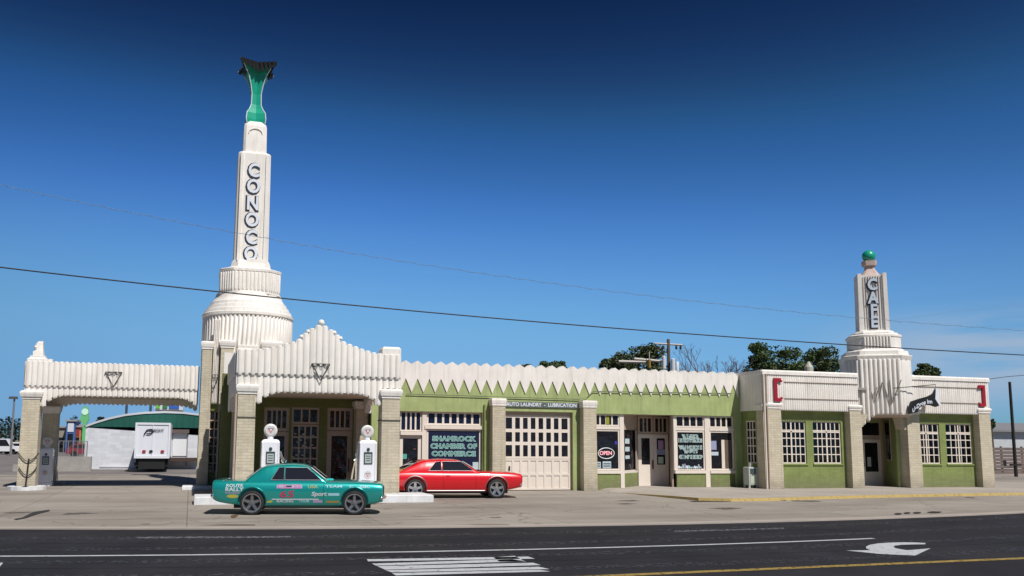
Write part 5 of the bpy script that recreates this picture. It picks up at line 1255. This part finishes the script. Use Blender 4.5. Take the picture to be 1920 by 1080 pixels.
# trailer, seen from the back
TYt = 56.0; T_ = lambda px, py: xz(px, py, TYt)
(ta, tz1), (tb_, tz0) = T_(255, 793), T_(317, 858)
trl = empty('box_trailer', ((ta + tb_) / 2, TYt, 0), 'white box trailer with its rear doors facing us parked behind the left canopy', 'trailer')
trm = mat('white trailer skin', (.74, .76, .82), .35, var=.03)
MB().box(ta, tb_, TYt, TYt + 7, tz0, tz1).build('box_body', trm, trl)
fr_ = MB().wall(ta - .02, tb_ + .02, tz0 - .05, tz1 + .03, TYt - .05, TYt - .001, [(ta + .1, (ta + tb_) / 2 - .015, tz0 + .12, tz1 - .1), ((ta + tb_) / 2 + .015, tb_ - .1, tz0 + .12, tz1 - .1)]).build('rear_frame', trm, trl)
gz0 = zbse - .03
MB().box(ta + .25, tb_ - .25, TYt + .1, TYt + 6, tz0 - .7, tz0 - .001).build('chassis', black, trl)
for yy_ in (TYt + .9, TYt + 2.1):
    for xx_ in (ta + .32, tb_ - .32): MB().tube([(xx_ - .25, yy_, .5 + gz0), (xx_ + .25, yy_, .5 + gz0)], .5, 20).build('wheel', rubber, trl)
for xx_ in (ta + .3, tb_ - .3): MB().box(xx_ - .3, xx_ + .3, TYt + .25, TYt + .28, gz0 + .15, tz0 - .3).build('mud_flap', black, trl)
for u, m_ in ((.27, red), (.47, black), (.8, red)): MB().box(ta + u * (tb_ - ta) - .1, ta + u * (tb_ - ta) + .1, TYt - .06, TYt - .051, tz0 + .3, tz0 + .45).build('tail_light', m_, trl)
sgm = MB(); ym = TYt - .07; q = [T_(270, 815), T_(276, 806), T_(284, 805), T_(288, 809), T_(282, 813), T_(275, 813)]
for (a, b), (c, d) in zip(q, q[1:]): sgm.tube([(a, ym, b), (c, ym, d)], .035, 5)
sgm.build('trailer_logo', signg, trl)
text('FREIGHT', .22, signg, trl, T_(294, 807)[0], ym, T_(294, 807)[1], 'lettering', .003, .004)
# dock slab
sl = MB(); a = at(150, 880, 55); b = at(375, 880, 55)
# retaining wall + chain link fence at left of warehouse
RY = 58.0; R_ = lambda px, py: xz(px, py, RY)
(ra, rz1), (rb_, _) = R_(108, 856), R_(162, 855); rz0 = R_(110, 888)[1]
MB().box(ra, rb_ + .3, RY, RY + .4, min(rz0, -.1), rz1).build('retaining_wall', mat('grey concrete', (.33, .31, .29), .85, var=.15), None, label='low grey concrete retaining wall left of the warehouse', cat='wall', origin=(ra, RY, 0))
MB().box(ra - 2.5, ra - .0, RY + .1, RY + .5, -.1, rz1 - .5).build('retaining_wall', MATS['grey concrete'], None, label='lowest stub of grey concrete wall behind the left pylons', cat='wall')
fe = empty('chain_link_fence', ((ra + rb_) / 2, RY + .2, rz1), 'chain link fence on top of the grey retaining wall', 'fence')
ft = R_(130, 827)[1]; nfe = 6
for i in range(nfe + 1):
    x = ra + (rb_ - ra) * i / nfe; MB().tube([(x, RY + .2, rz1), (x, RY + .2, ft)], .03, 6).build('post', mat('galvanised steel', (.2, .2, .21), .5), fe)
MB().tube([(ra, RY + .2, ft), (rb_, RY + .2, ft)], .02, 6).build('rail', MATS['galvanised steel'], fe)
ms = MB(); x = ra; dz = ft - rz1
while x < rb_:
    ms.tube([(x, RY + .2, rz1), (min(x + dz, rb_), RY + .2, rz1 + min(dz, rb_ - x))], .006, 3); ms.tube([(x, RY + .21, ft), (min(x + dz, rb_), RY + .21, ft - min(dz, rb_ - x))], .006, 3); x += .13
ms.build('mesh', MATS['galvanised steel'], fe)

# ------------------------------------------------------------------ trees
leafm = {}
def leafmat(nm, c):
    m = mat(nm, c, .6, var=.35, vscale=.6, spec=.3); return m
def tree(px, pyt, pyb, wpx, Y, name, label, group, leaf, seed, dens=1.0, gap=.0, basepy=None, n_leaf=2600, trunkc=(.10, .075, .05)):
    rnd = random.Random(seed)
    cx, zt_ = xz(px, pyt, Y); _, zb_ = xz(px, pyb, Y); xw = AX(px + wpx / 2, Y, pyb) - AX(px - wpx / 2, Y, pyb)
    r = xw / 2; H = zt_ - zb_; cz = (zt_ + zb_) / 2
    n_leaf = int(n_leaf * 1.8)
    root = empty(name, (cx, Y, 0), label, 'tree', group)
    tk = MB(); tr_ = max(.15, r * .07)
    tk.tube([(cx, Y, -.2), (cx + .1 * r * rnd.uniform(-1, 1), Y, zb_ * .6), (cx, Y, zb_ + H * .35)], tr_, 8, tr_ * .5)
    clumps = []
    for i in range(26):
        a = rnd.uniform(0, 2 * PI); q = math.sqrt(rnd.random()) * .8; zz_ = rnd.uniform(-.42, .42)
        k = math.sqrt(max(0, 1 - (zz_ * 1.7) ** 2)) * .6 + .4
        p = Vector((cx + r * q * math.cos(a) * k, Y + r * q * math.sin(a) * k * .8, cz + H * zz_)); clumps.append((p, rnd.uniform(.16, .30) * r))
        if i < 12: tk.tube([(cx, Y, zb_ + H * .1 * rnd.random()), ((cx + p.x) / 2 + rnd.uniform(-.1, .1) * r, (Y + p.y) / 2, (zb_ + p.z) / 2 + .1 * H), tuple(p)], tr_ * .45, 6, tr_ * .1)
    tk.build('trunk', mat('bark', trunkc, .9, var=.3, bump=.5), root)
    cr_ = MB(); per = int(n_leaf / len(clumps)); ls = max(.09, r * .038)
    for p, cr2 in clumps:
        for j in range(per):
            v = Vector((rnd.gauss(0, 1), rnd.gauss(0, 1), rnd.gauss(0, 1))).normalized() * cr2 * rnd.uniform(.55, 1.08); v.z *= .62
            c = p + v; t1 = Vector((rnd.gauss(0, 1), rnd.gauss(0, 1), rnd.gauss(0, .6))).normalized(); t2 = t1.cross(Vector((rnd.gauss(0, 1), rnd.gauss(0, 1), rnd.gauss(0, 1)))).normalized()
            s_ = ls * rnd.uniform(.6, 1.4)
            cr_.add([c - t1 * s_, c + t2 * s_ * .6, c + t1 * s_, c - t2 * s_ * .6], [(0, 1, 2, 3)])
    for j in range(int(n_leaf * .22)):
        v = Vector((rnd.gauss(0, 1), rnd.gauss(0, 1), rnd.gauss(0, 1))).normalized() * rnd.random() ** .4
        c = Vector((cx + v.x * r * .86, Y + v.y * r * .7, cz + v.z * H * .44)); t1 = Vector((rnd.gauss(0, 1), rnd.gauss(0, 1), rnd.gauss(0, .6))).normalized(); t2 = t1.cross(Vector((rnd.gauss(0, 1), rnd.gauss(0, 1), rnd.gauss(0, 1)))).normalized(); s_ = ls * rnd.uniform(.7, 1.5)
        cr_.add([c - t1 * s_, c + t2 * s_ * .6, c + t1 * s_, c - t2 * s_ * .6], [(0, 1, 2, 3)])
    me = bpy.data.meshes.new('crown'); me.from_pydata(cr_.v, [], cr_.f); me.materials.append(leaf); o = bpy.data.objects.new('crown', me); col.objects.link(o); setp(o, root)
    return root
lf1 = leafmat('dark green leaves', (.065, .10, .034)); lf2 = leafmat('olive leaves', (.075, .095, .04)); lf3 = leafmat('deep evergreen leaves', (.02, .038, .018))
G1 = 'trees showing over the roof'
tree(1192, 648, 725, 124, 60, 'leafy_tree', 'rounded green tree behind the rooftop utility pole', G1, lf2, 3, n_leaf=3600)
tree(1145, 672, 712, 46, 64, 'leafy_tree', 'small tree crown just left of the rounded tree behind the roof', G1, lf2, 13)
tree(1035, 677, 705, 62, 70, 'leafy_tree', 'low tree crown barely showing over the white zigzag parapet above the garage', G1, lf1, 4)
tree(985, 683, 705, 26, 72, 'leafy_tree', 'smallest sliver of tree crown over the zigzag parapet', G1, lf1, 5)
tree(1452, 641, 735, 112, 52, 'leafy_tree', 'dark spreading tree right of the bare tree', G1, lf1, 6, n_leaf=4500)
tree(1545, 652, 735, 104, 54, 'leafy_tree', 'dark tree close against the left of the cafe tower', G1, lf1, 8, n_leaf=4000)
tree(1737, 682, 722, 44, 58, 'leafy_tree', 'small tree crown right of the cafe tower', G1, lf1, 9)
# bare tree
def branchy(px, pyt, pyb, wpx, Y, label, seed):
    rnd = random.Random(seed); cx, zt_ = xz(px, pyt, Y); H = zt_; m = MB()
    root = empty('bare_tree', (cx, Y, 0), label, 'tree', G1)
    def rec(p, d, L, r, dep):
        q = p + d * L; mid_ = (p + q) / 2 + Vector((rnd.uniform(-1, 1), rnd.uniform(-1, 1), rnd.uniform(-.4, .4))) * L * .07
        m.tube([p, mid_, q], r, 5, r * .62)
        if dep == 0: return
        for k in range(rnd.choice((2, 3, 3))):
            nd = (d + Vector((rnd.uniform(-.75, .75), rnd.uniform(-.75, .75), rnd.uniform(-.1, .5)))).normalized(); rec(q if k else mid_ + (q - mid_) * .6, nd, L * rnd.uniform(.42, .60), r * .58, dep - 1)
    s0 = Vector((cx, Y, -.1))
    for dx in (-.22, -.10, .03, .14, .24): rec(s0 + Vector((dx * .8, 0, 0)), Vector((dx, rnd.uniform(-.1, .1), 1)).normalized(), H * rnd.uniform(.48, .56), .10, 5)
    m.build('branches', mat('grey bare bark', (.13, .11, .11), .9), root); return root
branchy(1340, 652, 700, 80, 50, 'leafless grey tree between the utility pole and the dark spreading tree', 21)
# far left tree line and stand-alone distant trees
for i in range(8):
    tree(-14 + i * 9, 777 + (i % 3) * 2, 832, 17, 150 + (i % 2) * 8, 'leafy_tree', f'', 'dark trees lining the far left of the lot', lf3, 40 + i, n_leaf=900)['label'] = 'dark tree in the row beyond the parked cars at the far left'
tree(140, 775, 826, 26, 150, 'leafy_tree', 'distant dark tree behind the green pylon sign', 'distant trees seen through the left canopy', lf3, 60, n_leaf=900)
tree(189, 780, 806, 22, 140, 'leafy_tree', 'distant dark tree touching the left end of the curved roof', 'distant trees seen through the left canopy', lf3, 61, n_leaf=900)
tree(112, 797, 828, 14, 150, 'leafy_tree', 'lowest distant tree between the left canopy pylons', 'distant trees seen through the left canopy', lf3, 62, n_leaf=900)
tree(1858, 785, 806, 12, 60, 'leafy_tree', 'small dark shrub top just right of the last cafe pylon', G1, lf1, 63, n_leaf=500)

# ------------------------------------------------------------------ street furniture behind
wood = mat('weathered pole wood', (.12, .09, .07), .9, var=.2)
UYp = 48.0; U_ = lambda px, py: at(px, py, UYp)
u0 = U_(1253, 636); up = empty('utility_pole', (u0.x, UYp, 0), 'wooden utility pole with cross-arms and grey transformers behind the garage roof', 'utility pole')
MB().tube([(u0.x, UYp, 0), (u0.x, UYp, u0.z)], .15, 10, .1).build('pole', wood, up)
def arm(pxa, pya, pxb, pyb, th=.07):
    a = U_(pxa, pya); b = U_(pxb, pyb); d = (b - a).normalized(); z = Vector((0, 0, th))
    m = MB(); m.tube([a, b], th, 4); return m.build('cross_arm', mat('bleached arm wood', (.50, .46, .43), .8), up)
arm(1227, 644, 1280, 647, .06); arm(1189, 673, 1245, 678, .09); arm(1160, 678, 1210, 679, .09)
ins = MB()
for px in (1232, 1243, 1268, 1276): p = U_(px, 651); ins.lathe([(.05, p.z - .15), (.08, p.z - .05), (.05, p.z + .1)], p.x, UYp, 8)
ins.build('insulator', mat('dark porcelain', (.03, .025, .03), .3), up)
for px, pyt, pyb, r in ((1240, 668, 692, .12), (1257, 673, 698, .13), (1265, 679, 700, .1)):
    a = U_(px, pyt); b = U_(px, pyb); MB().lathe([(r, b.z), (r, a.z - .05), (r * .6, a.z)], a.x, UYp - .3, 14).build('transformer', mat('pale grey tank', (.62, .64, .68), .4), up, smooth=40)
a = U_(1213, 675); b = U_(1213, 690); MB().lathe([(.09, b.z), (.09, a.z)], a.x, UYp - .3, 10).build('fuse_tube', mat('ochre fuse', (.28, .17, .03), .5), up)
p = U_(1213, 660); MB().tube([(a.x, UYp - .3, a.z), (p.x, UYp - .3, p.z)], .03, 5).build('antenna', MATS['bleached arm wood'], up)
# roof vents
rv = at(1213, 697, 38); MB().lathe([(.12, 4.6), (.12, 5.55), (.16, 5.56), (.13, 5.62)], AX(1213, 38, 690), 38, 12).build('vent_pipe', mat('white vent', (.7, .7, .7), .5), None, label='short white vent pipe rising behind the zigzag parapet', cat='vent', origin=(AX(1213, 38, 690), 38, 4.6))
cyp = at(1516, 678, 38); MB().lathe([(.25, 4.6), (.22, cyp.z - .3), (.05, cyp.z)], cyp.x, 38, 12).build('roof_cone', mat('pale roof fitting', (.45, .43, .36), .6), None, label='pale cone-shaped roof fitting behind the cafe parapet', cat='roof vent', origin=(cyp.x, 38, 4.6))
# right side: pole, fence, shed
sp = at(1893, 716, 45); pl_ = empty('wooden_pole', (sp.x, 45, 0), 'plain dark wooden pole right of the cafe', 'pole'); MB().tube([(sp.x, 45, 0), (sp.x, 45, sp.z)], .11, 10, .085).build('pole_shaft', mat('black creosote', (.018, .016, .016), .9), pl_)
MB().box(sp.x - .4, sp.x + .4, 44.9, 45.1, .75, .85).build('pole_bracket', black, pl_)
FYr = 50.0; q0 = at(1858, 838, FYr); q1 = at(1858, 895, FYr)
fn = empty('board_fence', (q0.x + 6, FYr, 0), 'grey brown horizontal board fence right of the cafe', 'fence')
fm = mat('weathered boards', (.16, .12, .105), .85, var=.25, vscale=1.5)
m = MB(); nb2 = 9
for i in range(nb2):
    z0_ = q1.z - .1 + (q0.z - q1.z + .1) * i / nb2; m.box(q0.x - 1, q0.x + 14, FYr, FYr + .04, z0_, z0_ + (q0.z - q1.z + .1) / nb2 - .04)
m.build('boards', fm, fn)
for i in range(8): MB().box(q0.x - 1 + i * 2, q0.x - .88 + i * 2, FYr + .041, FYr + .15, -.06, q0.z + .05).build('post', fm, fn)
hx = at(1884, 868, FYr); MB().box(hx.x - .14, hx.x + .14, FYr - .02, FYr - .001, hx.z - .2, hx.z + .2).build('fence_plate', black, fn)
SYr = 62.0; s0 = at(1860, 809, SYr); s1 = at(1860, 836, SYr)
shd = empty('metal_shed', (s0.x + 8, SYr, 0), 'pale metal shed with grey roof beyond the board fence', 'shed')
MB().box(s0.x - 3, s0.x + 20, SYr, SYr + 8, -.06, s0.z).build('shed_wall', mat('pale corrugated metal', (.50, .53, .55), .5, var=.1), shd)
MB().prism([(SYr - .5, s0.z - .02), (SYr - .5, s0.z + .18), (SYr + 5, s0.z + 1.0), (SYr + 9, s0.z + .3), (SYr + 9, s0.z - .02)], s0.x - 3.4, s0.x + 20.4, axis='x').build('shed_roof', mat('grey shed roof', (.22, .22, .23), .6), shd)
# far left: street lamp, parked vehicles, distant shops and signs
lp = at(27, 748, 110); lm = empty('street_lamp', (lp.x, 110, 0), 'distant parking lot lamp on a tall pole at the far left', 'street lamp'); MB().tube([(lp.x, 110, 0), (lp.x, 110, lp.z)], .14, 8, .1).build('pole', MATS['galvanised steel'], lm); MB().frust([(lp.z, lp.x - .6, lp.x + .35, 109.7, 110.3), (lp.z + .28, lp.x - .5, lp.x + .3, 109.8, 110.2)]).build('lamp_head', black, lm)
for px, pyt, nm in ((238, 752, 'plain tall steel pole rising left of centre behind the curved roof'), (283, 752, 'steel pole just left of the distant station canopy')):
    lp = at(px, pyt, 90); l2 = empty('steel_pole', (lp.x, 90, 0), nm, 'pole'); MB().tube([(lp.x, 90, 0), (lp.x, 90, 8.0)], .12, 8).build('pole_shaft', mat('dark blue steel', (.05, .07, .11), .5), l2); MB().box(lp.x - .2, lp.x + .2, 89.8, 90.2, 7.9, 8.1).build('pole_cap', MATS['dark blue steel'], l2)
cY = 120.0; C_ = lambda px, py: at(px, py, cY)
a = C_(290, 757); b = C_(343, 769); cn = empty('distant_canopy', ((a.x + b.x) / 2, cY, 0), 'far station canopy with green and blue sign band above the curved roof', 'canopy')
MB().box(a.x, b.x, cY, cY + 8, b.z, a.z).build('canopy_band', mat('white band', (.6, .64, .68), .5), cn)
for pxa, pxb, mm in ((292, 300, mat('lime sign', (.15, .5, .08), .5)), (305, 314, mat('dark green sign', (.03, .2, .06), .5)), (317, 336, mat('blue sign', (.03, .12, .5), .5))):
    MB().box(C_(pxa, 762).x, C_(pxb, 762).x, cY - .1, cY - .01, C_(300, 766).z, C_(300, 759).z).build('sign_panel', mm, cn)
for u in (a.x + .6, b.x - .6): MB().box(u - .2, u + .2, cY + 1, cY + 1.4, 0, b.z).build('canopy_post', MATS['white band'], cn)
a = C_(152, 760); b = C_(166, 800); gs = empty('pylon_sign', ((a.x + b.x) / 2, cY, 0), 'tall lime green pylon sign seen through the left canopy', 'sign')
MB().prism([(a.x + .3, a.z), (b.x - .2, a.z - .3), (b.x, b.z + 1), (b.x - .4, b.z), (a.x, b.z + .8)], cY, cY + .5).build('sign_panel', mat('lime pylon', (.14, .48, .18), .5), gs)
MB().lathe([(.42, -.05), (.42, 0)], (a.x + b.x) / 2, cY - .01, 14, axis='y', cz=C_(158, 772).z).build('sign_disc', mat('pale mint', (.6, .9, .7), .5), gs); MB().box((a.x + b.x) / 2 - .2, (a.x + b.x) / 2 + .2, cY + .1, cY + .4, 0, b.z + .1).build('post', MATS['lime pylon'], gs)
def shop(pa, pb, name, label, mm, Y, depth=6, sign=None):
    a = at(*pa, Y); b = at(*pb, Y); s_ = empty(name, ((a.x + b.x) / 2, Y, 0), label, 'shop', 'distant roadside shops')
    MB().box(a.x, b.x, Y, Y + depth, -.05, a.z).build('wall', mm, s_); MB().box(a.x - .2, b.x + .2, Y - .3, Y + depth + .2, a.z, a.z + .25).build('roof', mat('shop roof', (.3, .3, .3), .7), s_)
    MB().box(a.x + (b.x - a.x) * .2, a.x + (b.x - a.x) * .8, Y - .05, Y - .001, .6, a.z * .6).build('window', glass, s_)
    if sign: MB().box(a.x + .2, b.x - .2, Y - .1, Y - .001, a.z * .66, a.z * .95).build('shop_sign', sign, s_)
shop((125, 790), (140, 822), 'distant_shop', 'white topped shop with blue front far beyond the left canopy', mat('blue shop wall', (.05, .12, .35), .6), 135, sign=MATS['white band'])
shop((141, 801), (151, 822), 'distant_shop', 'orange and black fronted shop beside the far blue one', mat('orange shop wall', (.45, .22, .10), .6), 136, sign=mat('dark red sign', (.3, .03, .03), .5))
shop((151, 799), (160, 822), 'distant_shop', 'dark shop at the left edge of the warehouse', mat('dark shop wall', (.08, .06, .06), .7), 137)
shop((104, 802), (124, 822), 'distant_shop', 'low tan shop nearest the left canopy pylon', mat('tan shop wall', (.28, .25, .2), .7), 138)
# small distant parked vehicles
def small_car(px, py, Y, m, label, van=False):
    p = at(px, py, Y); x = p.x; r_ = empty('parked_car', (x, Y, 0), label, 'car', 'vehicles parked far off at the left')
    h = 1.9 if van else 1.45
    body = [(-2.2, .35), (2.2, .35), (2.25, .8), (1.4, .95), (.7, h), (-1.3, h), (-2.0, .98), (-2.2, .9)]
    MB().prism([(x + a, z) for a, z in body], Y - .85, Y + .85).build('body', m, r_)
    MB().prism([(x + a, z) for a, z in [(-1.75, 1.0), (1.05, 1.0), (.6, h - .12), (-1.2, h - .12)]], Y - .87, Y + .87).build('side_window', glass, r_)
    for u in (-1.4, 1.4):
        for v in (-.75, .75): MB().lathe([(.33, -.1), (.33, .1)], x + u, Y + v, 14, axis='y', cz=.33).build('wheel', rubber, r_)
cwt = mat('white car paint', (.7, .7, .72), .3); csl = mat('silver car paint', (.4, .42, .45), .3)
small_car(5, 816, 118, cwt, 'white car half out of frame at the far left edge', True); small_car(24, 817, 124, csl, 'silver car beside the white car at the far left'); small_car(40, 817, 119, cwt, 'white car just left of the far left pylon')
small_car(168, 822, 100, mat('maroon paint', (.25, .02, .04), .3), 'maroon car seen between the left pylon and the warehouse')

# ------------------------------------------------------------------ overhead wires
def wire(pts, r, label, m, name='overhead_wire', Ys=None):
    P_ = [at(px, py, Y) for (px, py), Y in zip(pts, Ys)]
    mb = MB().tube(P_, r, 5); return mb.build(name, m, None, label=label, cat='wire', group='overhead wires', origin=tuple(P_[0]))
bk = mat('black cable', (.02, .02, .025), .6); gc = mat('grey cable', (.20, .27, .36), .6)
def poly(pts, n=30, ext=2.0):
    """least squares parabola through pixel points -> dense px list"""
    xs_ = [p[0] for p in pts]; c = curve_pts([(x / 1000, y) for x, y in pts], [(-.9 + 3.6 * i / n) for i in range(n + 1)])
    return [(x * 1000, y) for x, y in c]
w1p = poly([(0, 502), (410, 546), (530, 559), (960, 599), (1300, 628), (1600, 648), (1920, 665)])
wire(w1p, .017, 'thick black cable crossing low in front of both towers', bk, Ys=[21.5] * len(w1p))
w2p = poly([(0, 348), (230, 394), (430, 436), (620, 465), (960, 521), (1300, 565), (1600, 598), (1920, 618)])
Yw2 = 24.0; wo = wire(w2p, .0045, 'thin twisted service line high above, passing the long tower sign', gc, Ys=[Yw2] * len(w2p))
pts = []
for i in range(260):
    x = -850 + i * 13.5; y = lerp([(a, b) for a, b in w2p], x); p = at(x, y, Yw2); pts.append((p.x + 0, Yw2 + .03 * math.cos(i * 1.9), p.z + .03 * math.sin(i * 1.9)))
MB().tube(pts, .004, 4).build('twisted_strand', gc, wo)
w3p = [(1848, 711.5), (1890, 706), (2050, 694)]; wire(w3p, .02, 'short black wire leaving the frame right of the cafe', bk, Ys=[45, 45, 45])
w4p = poly([(1380, 560), (1600, 596), (1920, 560)]); 
wire([(1660, 603), (1780, 585), (1990, 566)], .006, 'faint thin wire rising to the right above the cafe', gc, Ys=[40, 40, 40])
